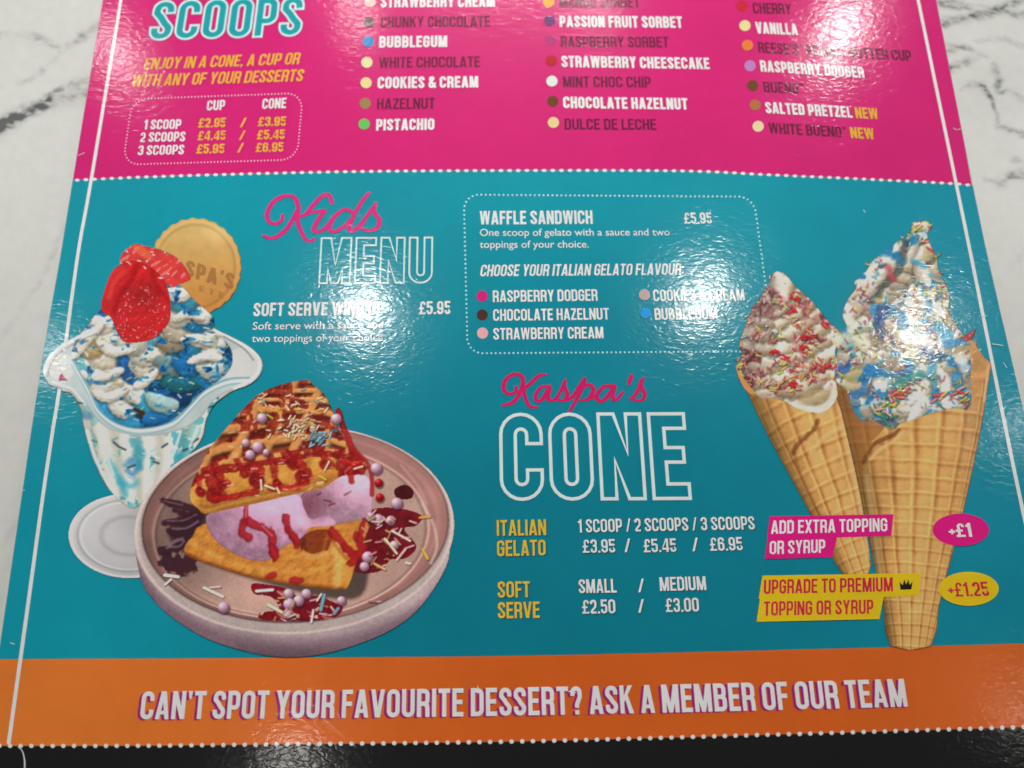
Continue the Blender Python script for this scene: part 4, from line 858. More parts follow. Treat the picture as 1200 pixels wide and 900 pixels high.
    p.put(p.poly([(352, 630), (372, 620), (390, 624), (383, 646), (366, 650), (353, 645)], 2) & lo, (126, 50, 24), a=.9); p.line([(355, 632), (356, 644)], 3, (90, 34, 18), a=.6, soft=4, within=lo); p.line([(384, 626), (379, 644)], 2, (176, 92, 44), a=.7, soft=3, within=lo); p.put(p.poly([(354, 644), (366, 649), (382, 645), (384, 652), (360, 656)]) & lo, (226, 160, 84), a=.7)
    p.line(smooth([(394, 640), (398, 660), (394, 682)]), 6, (240, 186, 104), a=.75, soft=7, within=lo); p.line([(404, 664), (408, 680)], 5, (226, 158, 70), a=.6, soft=5, within=lo); p.line(smooth([(386, 630), (400, 648), (412, 660)]), 2, (170, 86, 30), a=.6, soft=2.5, within=lo)
    for x in range(236, 400, 30): p.line([(x, 640 + (x - 220) * .13), (x + 3, 664 + (x - 220) * .15)], 3, (168, 98, 36), a=.35, soft=8, within=lo)
    p.relief(p.nz(5, 43, 3), lo, .7); p.edge(lo, 4, .25)
    red = (146, 24, 30)
    for pts, w in [([(388, 622), (400, 634), (410, 646), (424, 652)], 5), ([(418, 628), (426, 640), (416, 652)], 5), ([(404, 640), (414, 654), (412, 660)], 4.5), ([(314, 676), (322, 674)], 3.6), ([(342, 680), (352, 681)], 4), ([(430, 602), (424, 618), (420, 640)], 3)]:
        p.line(smooth(pts), w, red, a=.86, soft=2, within=outer, ident=4, wob=.5, hl=.3)
    # two scoops of pink ice cream
    def scoop(pts, cx, cy, rx, ry, tint, ident):
        mm = p.poly(pts); nx = (X - cx) / rx; ny = (Y - cy) / ry; zz = np.sqrt(np.clip(1 - nx ** 2 - ny ** 2, 0, 1))
        s = .68 + .42 * np.clip(.30 * nx - .60 * ny + .60 * zz, 0, 1) ** 1.2 + .26 * (p.nz(9, 44, 4, .65) - .5) + .10 * (p.nz(2.6, 45, 2) - .5)
        p.put(mm, np.clip(np.array(tint) / 255 * s[..., None] * 1.08, 0, 1), ident); p.edge(mm, 4, .20); return mm
    s2 = scoop([(350, 586), (362, 572), (378, 564), (396, 556), (412, 556), (430, 558), (436, 572), (437, 590), (434, 602), (424, 608), (408, 612), (392, 614), (370, 612), (356, 602)], 408, 574, 46, 42, (232, 176, 204), 3)
    p.put(s2, (150, 70, 86), a=0) ; dk = np.exp(-(((X - 362) / 20) ** 2 + ((Y - 592) / 20) ** 2)) * s2; p.C = p.C * (1 - .55 * dk[..., None]) + np.array([110, 40, 56]) / 255 * .55 * dk[..., None]
    for pts in [[(380, 586), (388, 588)], [(404, 580), (411, 576)], [(386, 592), (392, 590)], [(372, 580), (376, 578)]]: p.line(pts, 1.2, (120, 40, 60), a=.8, soft=1.5)
    s1 = scoop([(242, 604), (246, 624), (262, 641), (286, 654), (312, 657), (322, 650), (334, 640), (348, 634), (358, 626), (364, 618), (390, 616), (393, 610), (380, 604), (364, 608), (356, 594), (350, 580), (326, 579), (292, 588), (264, 596)], 300, 606, 66, 54, (228, 166, 200), 3)
    dk = np.exp(-(((X - 262) / 30) ** 2 + ((Y - 606) / 12) ** 2)) * s1; p.C *= (1 - .14 * dk)[..., None]
    p.line(smooth([(336, 588), (350, 606), (366, 618), (388, 612)]), 5, (236, 186, 210), a=.6, soft=6, within=s1)
    for hx, hy, r1, r2, al in ((318, 594, 24, 12, .5), (352, 610, 12, 9, .5), (270, 612, 12, 8, .25)):
        g_ = np.exp(-(((X - hx) / r1) ** 2 + ((Y - hy) / r2) ** 2)) * s1 * al; p.C = p.C * (1 - g_[..., None]) + np.array([240, 200, 222]) / 255 * g_[..., None]
    g_ = np.exp(-(((X - 418) / 14) ** 2 + ((Y - 570) / 12) ** 2)) * s2 * .6; p.C = p.C * (1 - g_[..., None]) + np.array([240, 206, 220]) / 255 * g_[..., None]
    for pts, w in [([(289, 584), (288, 600), (286, 614)], 2.6), ([(286, 612), (284, 624), (292, 630)], 5), ([(292, 612), (306, 618), (318, 626), (320, 640), (322, 652)], 5.2), ([(318, 640), (322, 654)], 4.6), ([(335, 606), (337, 620), (346, 632), (348, 640)], 4.4), ([(338, 620), (350, 636)], 3.6)]:
        p.line(smooth(pts), w * .95, (142, 24, 34), a=.9, soft=2, hl=.4, ident=4, wob=.5)
    p.line([(289, 592), (288, 606)], .8, (214, 120, 130), a=.8); p.line([(307, 616), (319, 628)], .9, (232, 120, 120), a=.7, soft=1)
    # upper waffle
    up = p.poly([(223, 586), (225, 566), (233, 550), (244, 528), (266, 500), (300, 464), (330, 450), (360, 445), (366, 450), (380, 462), (390, 482), (396, 500), (412, 526), (426, 540), (432, 548), (420, 556), (400, 558), (378, 572), (350, 578), (300, 590), (262, 598), (240, 602), (232, 596)], 3)
    face_y = np.interp(X, [222, 240, 262, 290, 332, 384, 412, 432], [566, 552, 544, 542, 535, 528, 534, 548])
    rows = [(566, 552, 544, 542, 535, 528, 534, 548)]
    xk = [222, 262, 302, 342, 382, 430]
    R = np.array([[560, 544, 540, 534, 528, 546], [540, 526, 520, 513, 514, 530], [520, 503, 499, 494, 498, 514], [505, 490, 479, 481, 484, 500], [490, 478, 469, 467, 470, 486], [480, 466, 461, 459, 458, 470], [470, 455, 450, 447, 446, 452]], float)
    lines = [np.interp(X, xk, r) for r in R]; v = np.zeros(X.shape)
    for k in range(len(lines) - 1):
        seg = (Y <= lines[k]) & (Y > lines[k + 1]); v = np.where(seg, k + (lines[k] - Y) / (lines[k] - lines[k + 1] + 1e-6), v)
    v = np.where(Y <= lines[-1], 6.2, v); wrp = 2.2 * (p.nz(14, 47, 2) - .5)
    u = (X + wrp * 2 - 232 - .42 * (560 - Y)) / 33.0; fu = u - np.floor(u); fv = v - np.floor(v)
    ridge = np.maximum(np.exp(-(np.minimum(fu, 1 - fu) / .21) ** 4), np.exp(-(np.minimum(fv, 1 - fv) / .29) ** 4))
    top = up & (Y < face_y)
    pit = 1 - ridge; gold = np.array([216, 146, 82]) / 255; deep = np.array([136, 60, 34]) / 255
    c = gold * ridge[..., None] + deep * pit[..., None]; c = c * (1 + .22 * (p.nz(6, 48, 3) - .5))[..., None]; p.put(top, np.clip(c, 0, 1), 2)
    p.relief(ridge * 3, top, .42, -.3, -.9); p.C = np.where((top & (fv > .55) & (pit > .5))[..., None], p.C * .72, p.C)
    fc = up & ~top; f = np.array([218, 146, 64]) / 255 * (1.02 + .22 * (p.nz(9, 49, 3) - .5) - .22 * sstep(0, 1, (Y - face_y - 18) / 32))[..., None]; p.put(fc, np.clip(f, 0, 1), 2)
    p.line(smooth([(224, 582), (240, 566), (262, 552)]), 3, (236, 172, 92), a=.4, soft=4, within=fc); p.line(smooth([(232, 596), (264, 594), (300, 585), (350, 572), (380, 564), (410, 552)]), 3.4, (150, 84, 30), a=.55, soft=5, within=fc)
    n1 = p.nz(17, 61, 3, .55); n2 = p.nz(9, 62, 3); sauce_t = top & (n1 + .16 * pit > .655)
    sc = np.array([142, 24, 22]) / 255 * (.62 + .62 * n2 - .25 * pit)[..., None]; p.put(sauce_t, np.clip(sc, 0, 1), 4, a=.74); p.relief(p.nz(6, 67, 2), sauce_t, .8)
    p.edge(top, 3, .12); p.C = np.where(fc[..., None], p.C * (1 + .12 * np.cos(2 * np.pi * (fu - .1)) * sstep(30, 4, Y - face_y))[..., None], p.C)
    # sauce running down the cut face
    band = (Y - face_y)
    run = fc & (band < 2 + 11 * p.nz(15, 63, 2)); FC = (fc | (top & (band > -6))).astype(float)
    red0 = (138, 24, 24); p.put(run, np.clip(np.array(red0) / 255 * (.75 + .5 * p.nz(7, 66, 3))[..., None], 0, 1), 4, a=.88)
    for x, L_, w in ((233, 18, 5), (249, 31, 8), (258, 22, 5), (284, 12, 4), (299, 22, 8), (323, 30, 4.5), (341, 9, 6), (352, 26, 7), (378, 15, 5), (404, 24, 8), (416, 18, 4)):
        fy = float(np.interp(x, [222, 240, 262, 290, 332, 384, 412, 432], [566, 552, 544, 542, 535, 528, 534, 548]))
        p.line(smooth([(x - 6, fy - 3), (x + RB.uniform(-3, 3), fy + L_ * .5), (x + RB.uniform(1, 10), fy + L_)]), w * .85, red0, a=.84, soft=2.6, within=FC, ident=4, wob=.6, hl=.3)
        p.line([(x + 1, fy + L_), (x + 3, fy + L_ + 2)], w * 1.1, (132, 18, 22), a=.85, soft=2, within=FC, ident=4)
    for pts, w in [([(246, 584), (268, 583), (300, 576)], 4), ([(318, 572), (340, 572), (358, 566)], 5), ([(396, 482), (402, 500), (412, 524), (422, 540)], 4.2), ([(416, 528), (430, 542), (436, 560), (436, 580)], 2.6), ([(404, 540), (424, 550)], 6), ([(410, 546), (412, 564)], 4)]:
        p.line(smooth(pts), w * .9, (146, 22, 24), a=.86, soft=2, hl=.35, within=None, ident=4, wob=.35)
    p.relief(p.nz(4, 70, 3), fc, .5); p.relief(p.nz(7, 73, 3), up, .5)
    p.line(smooth([(226, 590), (242, 598), (264, 592), (300, 584), (350, 572), (378, 566)]), 1.6, (240, 182, 100), a=.45, soft=3, within=fc)
    sm_ = (p.I == 4) & up; p.relief(p.nz(5, 68, 2), sm_, 1.1); gl = sstep(.72, .84, p.nz(5, 69, 2, X=X, Y=Y * 1.8)) * sm_ * .55; p.C = p.C * (1 - gl[..., None]) + np.array([226, 120, 100]) / 255 * gl[..., None]
    # gloss on the sauce
    for k in range(85):
        x = RB.uniform(230, 430); y = RB.uniform(462, 585); a = RB.uniform(-.7, .2)
        p.line([(x, y), (x + RB.uniform(2, 7), y + RB.uniform(-2.5, 1))], RB.uniform(.5, 1.0), RB.choice([(246, 200, 190), (240, 150, 130), (250, 214, 170)]), a=RB.uniform(.4, .85), within=up.astype(float), soft=1)
    # sprinkles, pearls
    for x, y in ((304, 488), (308, 492)): pass
    for x, y, r in ((394, 491, 6.4), (302, 524, 6.6), (293, 533, 5.8), (307, 490, 6.2), (288, 519, 4.8), (312, 530, 4)): p.ball(x, y, r, (222, 166, 190), 5)
    for k in range(60):
        x = RB.gauss(350, 13); y = RB.gauss(500, 7); p.sprinkle(x, y, RB.uniform(3, 6), RB.uniform(-1.5, .8), .95, RB.choice([(206, 190, 160), (214, 172, 144), (176, 180, 124), (220, 204, 184), (200, 130, 124)]), within=up.astype(float))
    for k in range(20): p.sprinkle(RB.gauss(373, 8), RB.gauss(515, 5), RB.uniform(5, 9), RB.uniform(-1.4, .4), 1.2, RB.choice([(86, 128, 150), (60, 100, 130), (130, 160, 170)]), within=up.astype(float))
    for k in range(26): p.sprinkle(RB.uniform(300, 385), RB.uniform(456, 482), RB.uniform(3, 7), RB.uniform(-1, 1), 1, RB.choice([(232, 186, 150), (120, 150, 150), (226, 160, 140), (190, 176, 70)]), within=up.astype(float))
    for x, y, L, a, c in ((383, 546, 14, -1.1, (206, 172, 140)), (306, 568, 13, 1.5, (224, 180, 170)), (316, 571, 14, .35, (226, 200, 170)), (326, 575, 8, 1.1, (220, 190, 130)), (378, 560, 10, .5, (206, 160, 60)), (420, 548, 12, -.3, (236, 170, 150)), (316, 488, 9, .6, (160, 150, 60))): p.sprinkle(x, y, L * .85, a, 1.35, c)
    for x, y in ((441, 549), (465, 590), (443, 609), (458, 610), (462, 639), (431, 653), (427, 664), (338, 696), (359, 696), (350, 704), (339, 708), (337, 720), (400, 704), (262, 712), (434, 606)): p.ball(x, y, RB.uniform(5.2, 7.2), (220, 165, 192), 5)
    for x, y in ((444, 566), (445, 583)): p.ball(x, y, 5, (180, 20, 28), 5)
    for k in range(70):
        x, y = (RB.uniform(424, 486), RB.uniform(598, 668)) if k % 2 else (RB.uniform(300, 404), RB.uniform(688, 728))
        mm = p1 | p2; p.sprinkle(x, y, RB.uniform(5, 11), RB.uniform(-1.2, 1.2), 1.15, RB.choice([(200, 160, 150), (190, 110, 120), (160, 100, 70), (170, 134, 96), (196, 140, 150), (150, 60, 70)]), within=mm.astype(float))
    for x, y, L, a, w, c in ((378, 706, 18, -1.35, 2.2, (96, 140, 156)), (250, 694, 24, .45, 1.9, (222, 200, 180)), (201, 675, 16, .12, 2, (226, 200, 196)), (197, 682, 9, -.7, 1.5, (222, 196, 190)), (252, 688, 12, -.1, 1.4, (220, 160, 160)), (310, 692, 19, -.08, 1.9, (228, 190, 190)), (322, 713, 18, .5, 2, (214, 186, 160)),
                            (498, 649, 12, 1.1, 2, (196, 150, 60)), (498, 606, 12, -.1, 1.6, (206, 140, 70)), (470, 628, 24, .5, 1.5, (220, 180, 170)), (445, 664, 14, .5, 1.6, (206, 150, 100)), (478, 660, 5, .2, 1.6, (210, 190, 180)), (440, 705, 12, 0, 1.2, (190, 130, 130)), (436, 705, 8, 0, 1, (150, 90, 100)), (366, 722, 14, -1.4, 1.6, (214, 176, 180)), (394, 716, 8, -.9, 1.8, (90, 140, 160)), (458, 640, 22, .9, 1.5, (224, 190, 150)), (470, 650, 16, -.9, 1.5, (226, 160, 160)), (374, 700, 9, -1, 1.4, (222, 180, 170))): p.sprinkle(x, y, L, a, w, c)
    p.C = np.clip(p.C * (1 + .05 * (p.nz(1.6, 90, 1) - .5))[..., None], 0, 1)
    p.blur((p.I > 1) & (p.I < 6), 1)
    p.build('waffle_picture', {1: 'plate', 2: ('waffle', 'golden waffle pieces'), 3: ('ice_cream', 'pink ice cream scoops'), 4: ('syrup', 'dark red and brown syrup'), 5: 'sugar_pearl'}, 'printed photo of a waffle sandwich on a pale pink plate', 12)

# ---- two cones
def cones():
    p = Paint(856, 254, 1168, 762); X, Y = p.X, p.Y
    def cone(poly, ident, xl, xr, dark_left, seed, sx, sy, sh):
        m = p.poly(poly, 2); L = np.interp(Y, xl[0], xl[1]); Rr = np.interp(Y, xr[0], xr[1]); u = (X - L) / (Rr - L + 1e-6)
        shade = .80 + .30 * np.sin(np.pi * np.clip(u * .82 + .06, 0, 1)) ** .8 - dark_left * np.exp(-(u / .16) ** 2) + .08 * (p.nz(12, seed, 3) - .5)
        c = np.array([214, 160, 96]) / 255 * shade[..., None]; c[..., 2] *= (1 - .10 * sstep(.3, 0, u))
        p.put(m, np.clip(c, 0, 1), ident)
        a = np.arcsin(np.clip(2 * u - 1, -1, 1)); g1 = a / sx + .0005 * (Y - 430); g2 = (Y + sh * (X - L) + 5 * np.cos(a) ) / np.interp(Y, [430, 760], [sy, sy * .74])
        w1 = g1 + .06 * (p.nz(24, seed + 1, 2) - .5) * 2; w2 = g2 + .10 * (p.nz(22, seed + 2, 2) - .5) * 2
        f1 = w1 - np.floor(w1); f2 = w2 - np.floor(w2); d1 = np.minimum(f1, 1 - f1); d2 = np.minimum(f2, 1 - f2)
        r = np.maximum(np.exp(-(d1 / .085) ** 2), np.exp(-(d2 / .09) ** 2)) * (.5 + .9 * p.nz(20, seed + 6, 3))
        p.C = np.where(m[..., None], p.C * (1 - .05 * (1 - r) + .12 * r + .14 * (p.nz(17, seed + 7, 3) - .5) + .06 * (f1 * (1 - f1) * 4 * f2 * (1 - f2) * 4 - .5))[..., None], p.C)
        dk = (np.exp(-((f1 - .17) / .10) ** 2) * .17 + np.exp(-((f2 - .17) / .11) ** 2) * .11) * (.3 + 1.3 * p.nz(15, seed + 3, 2)) + .05 * sstep(.5, .2, f1) * sstep(.1, .3, f1)
        p.C = np.where(m[..., None], p.C * (1 - dk[..., None] * np.array([.75, 1.05, 1.3])), p.C)
        p.C = np.clip(p.C * np.where(m, 1 + .10 * (p.nz(2.5, seed + 4, 2) - .5), 1)[..., None], 0, 1); return m, u
    sm, u = cone([(862, 430), (874, 455), (885, 480), (905, 520), (928, 562), (950, 603), (970, 640), (987, 672), (1018, 672), (1018, 640), (1005, 560), (996, 500), (985, 450), (975, 420), (900, 410)], 1, ([430, 455, 520, 603, 672], [862, 874, 905, 950, 987]), ([410, 672], [1000, 1036]), .20, 101, .44, 30, .55)
    # the rolled flap of the small cone
    p.line(smooth([(930, 528), (938, 556), (950, 584), (962, 606)]), 1.6, (134, 80, 38), a=.5, soft=3, within=sm); p.line(smooth([(958, 492), (955, 502), (947, 510), (936, 520), (930, 530)]), 2.6, (110, 62, 28), a=.7, soft=2.5, within=sm, wob=.7)
    p.line(smooth([(950, 530), (966, 512), (986, 500)]), 2.5, (236, 192, 128), a=.6, soft=3, within=sm)
    p.line(smooth([(985, 470), (998, 540), (1012, 600), (1018, 650)]), 5, (236, 200, 140), a=.45, soft=7, within=sm); p.edge(sm, 5, .2)
    bm, u = cone([(976, 445), (985, 480), (997, 530), (1007, 575), (1017, 627), (1027, 673), (1036, 718), (1043, 757), (1091, 757), (1100, 713), (1113, 660), (1128, 603), (1140, 548), (1150, 500), (1158, 450), (1161, 427), (1152, 418), (1144, 408), (1130, 395), (1000, 400)], 2, ([445, 530, 627, 757], [976, 997, 1017, 1043]), ([400, 427, 500, 603, 757], [1150, 1161, 1150, 1128, 1091]), .26, 111, .40, 31, -.08)
    lf = p.poly([(976, 450), (1000, 470), (1024, 486), (1036, 500), (1020, 520), (1012, 545), (1010, 570), (1000, 530)]) & bm; p.put(lf, (150, 92, 44), a=.55)
    p.line(smooth([(1054, 504), (1044, 511), (1028, 518), (1018, 530), (1012, 542)]), 2.6, (104, 56, 26), a=.7, soft=3, within=bm, wob=.7); p.line(smooth([(1056, 506), (1046, 518), (1032, 526), (1020, 538)]), 2.0, (240, 196, 130), a=.65, soft=2.5, within=bm)
    p.edge(bm, 5, .22); p.line([(1016, 560), (1024, 620), (1034, 690)], 3, (240, 214, 170), a=.3, soft=5, within=bm)
    rimh = p.poly([(1137, 402), (1146, 408), (1153, 418), (1161, 427), (1156, 440), (1148, 450), (1140, 470), (1136, 440)]) ; p.put(rimh, (206, 150, 92), 2); p.C *= np.where(rimh, .85 + .3 * p.nz(8, 120, 3), 1)[..., None]; p.line([(1158, 430), (1153, 470)], 1.6, (236, 196, 140), a=.7, soft=2)
    left = p.poly([(862, 430), (870, 426), (878, 440), (884, 462), (872, 455)]); p.put(left, (206, 144, 84), 1)
    # small swirl
    so = [(911, 317.5), (922, 323), (934, 337), (951, 352), (968, 373), (983, 388), (985, 396), (979, 411), (982, 428), (979, 441), (981, 466), (966, 483), (950, 483), (934, 479), (918, 470), (903, 467), (890, 466), (876, 449), (866, 436), (863, 428), (869, 418), (866, 403), (871, 388), (877, 371), (890, 348), (900, 332), (905, 322)]
    m = p.poly(so) & (p.nz(4, 130, 2) > .06); h, fr, ph = soft_serve(p, m, 925, 131, .55, 27, (234, 226, 208)); p.I[m] = 3
    wx = X + 20 * (p.nz(18, 134, 3) - .5); wy = Y + 20 * (p.nz(18, 135, 3) - .5)
    WM = m.astype(float)
    for cx, cy, hw, w in ((926, 462, 50, 15), (926, 444, 54, 14), (925, 427, 54, 14), (925, 410, 52, 13), (924, 394, 46, 13), (923, 379, 40, 12), (920, 364, 33, 11), (917, 350, 25, 10), (914, 338, 15, 9)):
        for q0, q1 in ((0, .58), (.42, 1)):
            pt = lambda t: (cx - hw + 2 * hw * t, cy + 15 - 34 * t + 9 * math.sin(math.pi * t) + RB.uniform(-3.5, 3.5) + (3 if q0 else 0))
            p.roll([pt(q0), pt((2 * q0 + q1) / 3), pt((q0 + 2 * q1) / 3), pt(q1)], w * RB.uniform(.8, 1.15), RB.choice([(238, 230, 214), (230, 218, 198), (234, 226, 208)]), WM, dark=.50, wob=.55)
    p.roll([(915, 352), (910, 336), (912, 319)], 8, (236, 224, 214), WM, dark=.3)
    wx = X + 22 * (p.nz(16, 134, 3) - .5); wy = Y + 16 * (p.nz(16, 135, 3) - .5); left = sstep(918, 878, X + .2 * (Y - 400))
    a = vnoise(wx, wy, 12, 136, 3) + .09 * left
    for th, col, al in ((.62, (206, 160, 150), .5), (.70, (160, 70, 80), .6), (.77, (90, 50, 54), .7)):
        mm = sstep(th - .04, th + .03, a) * m * sstep(330, 350, Y) * (1 - .8 * sstep(448, 462, Y)); p.C = p.C * (1 - al * mm[..., None]) + np.array(col) / 255 * al * mm[..., None]
    p.C *= (1 - .22 * left * m)[..., None]; p.relief(p.nz(4, 139, 2), m, .3)
    p.line(smooth([(978, 432), (980, 456), (972, 474), (954, 481), (930, 477)]), 5.5, (240, 236, 222), a=.8, soft=4, within=m); p.put((p.ell(955, 464, 18, 7, -.2) < 1) & m, (190, 160, 108), a=.55)
    cols = [(196, 34, 52), (214, 66, 78), (206, 40, 60), (226, 150, 150), (220, 196, 90), (190, 196, 84), (228, 130, 80), (150, 60, 70), (232, 170, 160), (70, 110, 100)]
    dn = p.nz(13, 171, 2)
    def den(x, y): return dn[min(max(int((y - p.y0) / p.st), 0), dn.shape[0] - 1), min(max(int((x - p.x0) / p.st), 0), dn.shape[1] - 1)]
    k = 0
    while k < 420:
        y = RB.uniform(336, 462); x = RB.uniform(864, 984)
        if den(x, y) + (.16 if x < 912 else 0) < .53 + RB.uniform(-.06, .04): continue
        k += 1; onl = x < 912
        p.sprinkle(x, y, RB.uniform(3, 7), RB.uniform(-1.2, 1.6), RB.uniform(.7, 1.15), RB.choice(cols[:9]) if not onl else RB.choice(cols[3:] + [(120, 70, 70), (170, 100, 100), (190, 150, 130)]), within=m * .85, sh=.4)
    for x, y in ((918, 350), (931, 350), (926, 363), (922, 420), (944, 396), (943, 410), (908, 412), (966, 380), (968, 429), (928, 450)):
        for j in range(5): p.sprinkle(x + RB.uniform(-5, 5), y + RB.uniform(-3, 3), 5, RB.uniform(-.6, 1.2), 1.2, RB.choice([(190, 30, 46), (206, 56, 66)]), within=m.astype(float), sh=.35)
    p.edge(m, 4, .18); p.line(smooth([(911, 321), (918, 334), (920, 350)]), 4, (240, 224, 214), a=.75, soft=4, within=m)
    # big swirl
    bo = [(1092, 265), (1083, 259), (1070, 263), (1062, 278), (1053, 282), (1042, 290), (1023, 305), (1015, 317), (1003, 328), (1003, 337), (992, 353), (987, 370), (991, 383), (975, 392), (975, 400), (981, 408), (978, 430), (980, 447), (992, 458), (998, 477), (1010, 493), (1025, 494), (1045, 504), (1055, 497), (1070, 492), (1097, 483), (1120, 478), (1137, 478), (1138, 440), (1138, 422), (1137, 402), (1128, 391), (1118, 377), (1112, 363), (1112, 343), (1100, 315), (1098, 302), (1090, 285), (1087, 272)]
    m = p.poly(bo) & (p.nz(4, 140, 2) > .05); h, fr, ph = soft_serve(p, m, 1060, 141, .62, 36, (232, 228, 216)); p.I[m] = 4
    wx = X + 30 * (p.nz(22, 144, 3) - .5); wy = Y + 26 * (p.nz(22, 145, 3) - .5); a = vnoise(wx + .3 * Y, wy * 1.3, 17, 146, 3); b = vnoise(wx, wy, 13, 147, 3)
    WM = m.astype(float)
    for cx, cy, hw, w in ((1064, 482, 62, 16), (1062, 464, 74, 16), (1060, 446, 78, 16), (1060, 428, 78, 16), (1058, 409, 76, 16), (1056, 391, 68, 15), (1054, 374, 62, 15), (1056, 357, 54, 14), (1058, 340, 48, 13), (1062, 324, 42, 12), (1066, 309, 34, 12), (1072, 295, 25, 11)):
        for q0, q1 in ((0, .45), (.3, .72), (.58, 1)):
            jj = RB.uniform(-4, 4); pt = lambda t: (cx - hw + 2 * hw * t, cy + 20 - 40 * t + 10 * math.sin(math.pi * t) + RB.uniform(-4, 4) + jj)
            p.roll([pt(q0), pt((2 * q0 + q1) / 3), pt((q0 + 2 * q1) / 3), pt(q1)], w * RB.uniform(.75, 1.15), RB.choice([(232, 228, 216), (224, 216, 196), (234, 230, 222)]), WM, dark=.46, wob=.5)
    p.roll([(1066, 296), (1072, 276), (1080, 266), (1091, 266)], 9, (234, 224, 206), WM, dark=.3)
    for pts, w in (([(996, 372), (1008, 350), (1028, 326), (1050, 302)], 10), ([(1100, 372), (1086, 340), (1078, 312)], 10), ([(1060, 392), (1068, 366), (1070, 340)], 10), ([(1070, 492), (1082, 472), (1086, 452)], 9), ([(1106, 476), (1106, 456), (1100, 436)], 8), ([(1036, 482), (1028, 468), (1030, 450)], 10), ([(984, 404), (998, 398), (1012, 404)], 10)):
        p.roll(pts, w, (228, 224, 214), WM, dark=.36, wob=.3)
    a = vnoise(wx + .3 * Y, wy * 1.3, 15, 146, 3); b = vnoise(wx, wy, 13, 147, 3)
    for t, th, col, al in ((a, .60, (74, 168, 194), .7), (a, .66, (28, 118, 178), .8), (b, .73, (34, 84, 118), .6), (vnoise(wx, wy, 12, 149, 2), .72, (196, 178, 116), .5)):
        mm = sstep(th - .05, th + .03, t) * m; p.C = p.C * (1 - al * mm[..., None]) + np.array(col) / 255 * al * mm[..., None]
    for pts, w, col in [([(1062, 282), (1058, 300), (1052, 318), (1038, 332), (1030, 345)], 5, (60, 66, 62)), ([(1050, 300), (1056, 306)], 5, (22, 110, 165)), ([(1040, 312), (1046, 326)], 5, (190, 56, 70)), ([(1036, 362), (1030, 380), (1034, 392)], 7, (34, 60, 120)), ([(1000, 350), (1012, 340)], 8, (216, 190, 176)), ([(990, 372), (1000, 380)], 7, (220, 214, 200)),
                        ([(984, 400), (1000, 394), (1012, 404)], 10, (214, 206, 176)), ([(980, 436), (992, 432)], 6, (24, 86, 160)), ([(1016, 436), (1036, 436), (1040, 442)], 6, (22, 118, 180)), ([(1028, 452), (1040, 450)], 8, (232, 228, 224)), ([(1000, 464), (1012, 458), (1016, 448)], 6, (20, 100, 168)), ([(1002, 480), (1010, 492)], 4, (24, 122, 170)),
                        ([(1048, 452), (1064, 444), (1080, 440)], 7, (32, 128, 130)), ([(1026, 474), (1034, 478)], 9, (222, 216, 210)), ([(1066, 470), (1080, 458), (1084, 450)], 7, (234, 230, 228)), ([(1092, 430), (1094, 450), (1096, 472)], 6, (40, 150, 188)), ([(1106, 440), (1106, 470)], 5, (236, 232, 232)), ([(1120, 440), (1126, 456), (1132, 468)], 7, (26, 120, 176)),
                        ([(1080, 470), (1100, 478), (1126, 472)], 5, (222, 224, 226)), ([(1110, 404), (1130, 400)], 6, (26, 118, 176)), ([(1100, 384), (1112, 396)], 8, (52, 156, 196)), ([(1124, 420), (1130, 430)], 7, (230, 224, 214)), ([(1098, 350), (1102, 336)], 4, (28, 112, 170)), ([(1090, 322), (1098, 330)], 4, (36, 140, 170)), ([(1070, 306), (1084, 312)], 3, (40, 140, 176)),
                        ([(1072, 270), (1084, 278)], 6, (234, 226, 214)), ([(1060, 394), (1080, 398), (1096, 408)], 9, (226, 226, 222)), ([(1074, 340), (1082, 356)], 6, (218, 222, 214)), ([(1084, 410), (1092, 422)], 6, (20, 100, 170))]:
        p.line(smooth(pts), w * .85, col, a=.72, soft=3.4, hl=.2, within=m.astype(float), wob=.6)
    p.relief(p.nz(4.5, 150, 2), m, .35)
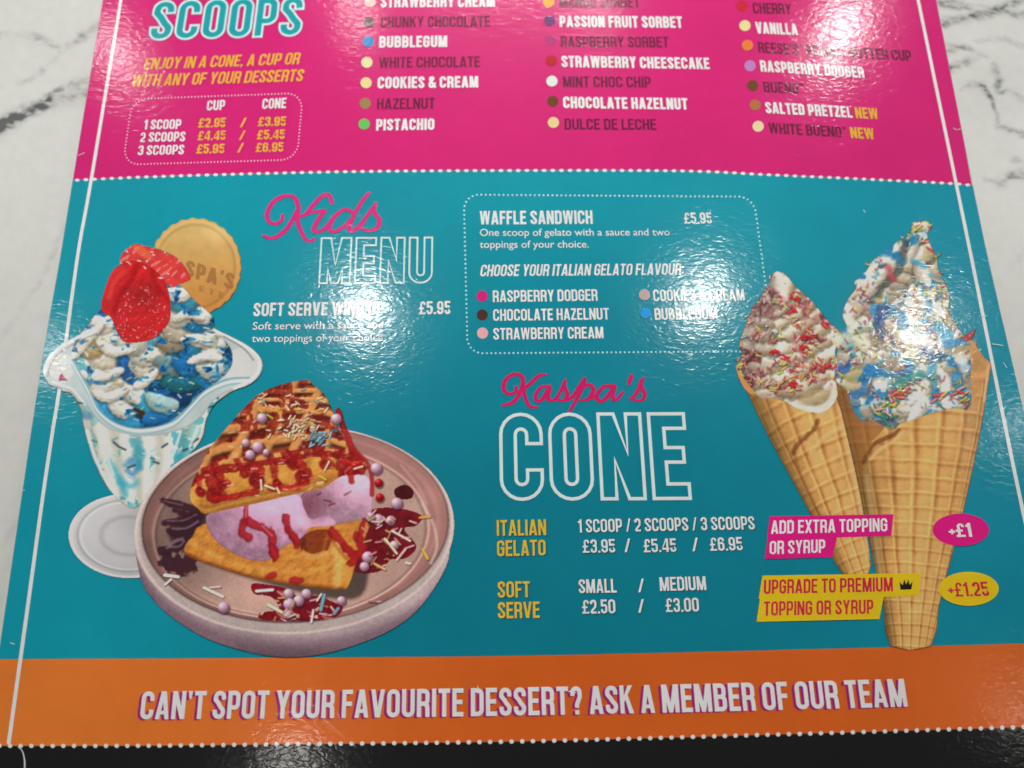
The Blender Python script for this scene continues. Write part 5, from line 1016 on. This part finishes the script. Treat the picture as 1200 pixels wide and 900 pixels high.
    cols = [(200, 54, 62), (216, 92, 92), (212, 180, 70), (150, 180, 60), (30, 120, 180), (60, 160, 180), (226, 160, 150), (180, 150, 90), (70, 90, 60), (236, 226, 210), (160, 60, 90), (110, 100, 150)]
    dn = p.nz(15, 172, 2); k = 0
    while k < 400:
        y = RB.uniform(264, 492); x = RB.uniform(976, 1138)
        if den(x, y) < .53 + RB.uniform(-.07, .04): continue
        k += 1; p.sprinkle(x, y, RB.uniform(2.5, 6.5), RB.uniform(-1.4, 1.6), RB.uniform(.6, 1.05), RB.choice(cols), within=m * .8, sh=.35)
    for x, y, n in ((1050, 466, 9), (1124, 462, 12), (1098, 470, 6), (1030, 486, 7), (1078, 272, 3), (1086, 288, 3), (1104, 334, 6), (1040, 480, 6), (1056, 460, 6)):
        for j in range(n): p.sprinkle(x + RB.uniform(-9, 9), y + RB.uniform(-9, 9), RB.uniform(7, 11), RB.uniform(-1, 1.2), 1.25, RB.choice([(190, 60, 70), (222, 100, 90), (208, 176, 80), (222, 150, 140), (60, 120, 110), (150, 170, 70)]), within=m.astype(float), sh=.4)
    p.line(smooth([(1112, 345), (1116, 368), (1128, 388), (1136, 398)]), 1.8, (220, 206, 186), a=.9, soft=1.4, within=m.astype(float)); p.edge(m, 4, .16)
    tri = p.poly([(1127, 395), (1144, 384), (1139, 398), (1133, 401)], 0); p.put(tri, (170, 60, 62), 4)
    for k in range(40):   # stray sprinkles that stick out of the silhouettes
        q = smooth(RB.choice([so, bo]), True, 4); i = RB.randrange(len(q)); x, y = q[i]
        if y < 440: p.line([(x - 1.5, y - 1), (x + RB.uniform(-5, 4), y + RB.uniform(-5, 3))], 1.0, RB.choice([(224, 196, 150), (200, 70, 70), (190, 190, 90), (230, 220, 200)]), soft=.8, ident=4 if x > 985 else 3)
    p.blur((p.I == 3) | (p.I == 4), 1)
    p.build('cone_picture', {1: ('wafer_cone', 'smaller waffle cone'), 2: ('wafer_cone', 'larger waffle cone in front'), 3: ('ice_cream', 'swirl with red sprinkles'), 4: ('ice_cream', 'taller swirl with blue sauce and mixed sprinkles')}, 'printed photo of two ice cream cones', 10)
waffle()
cones()
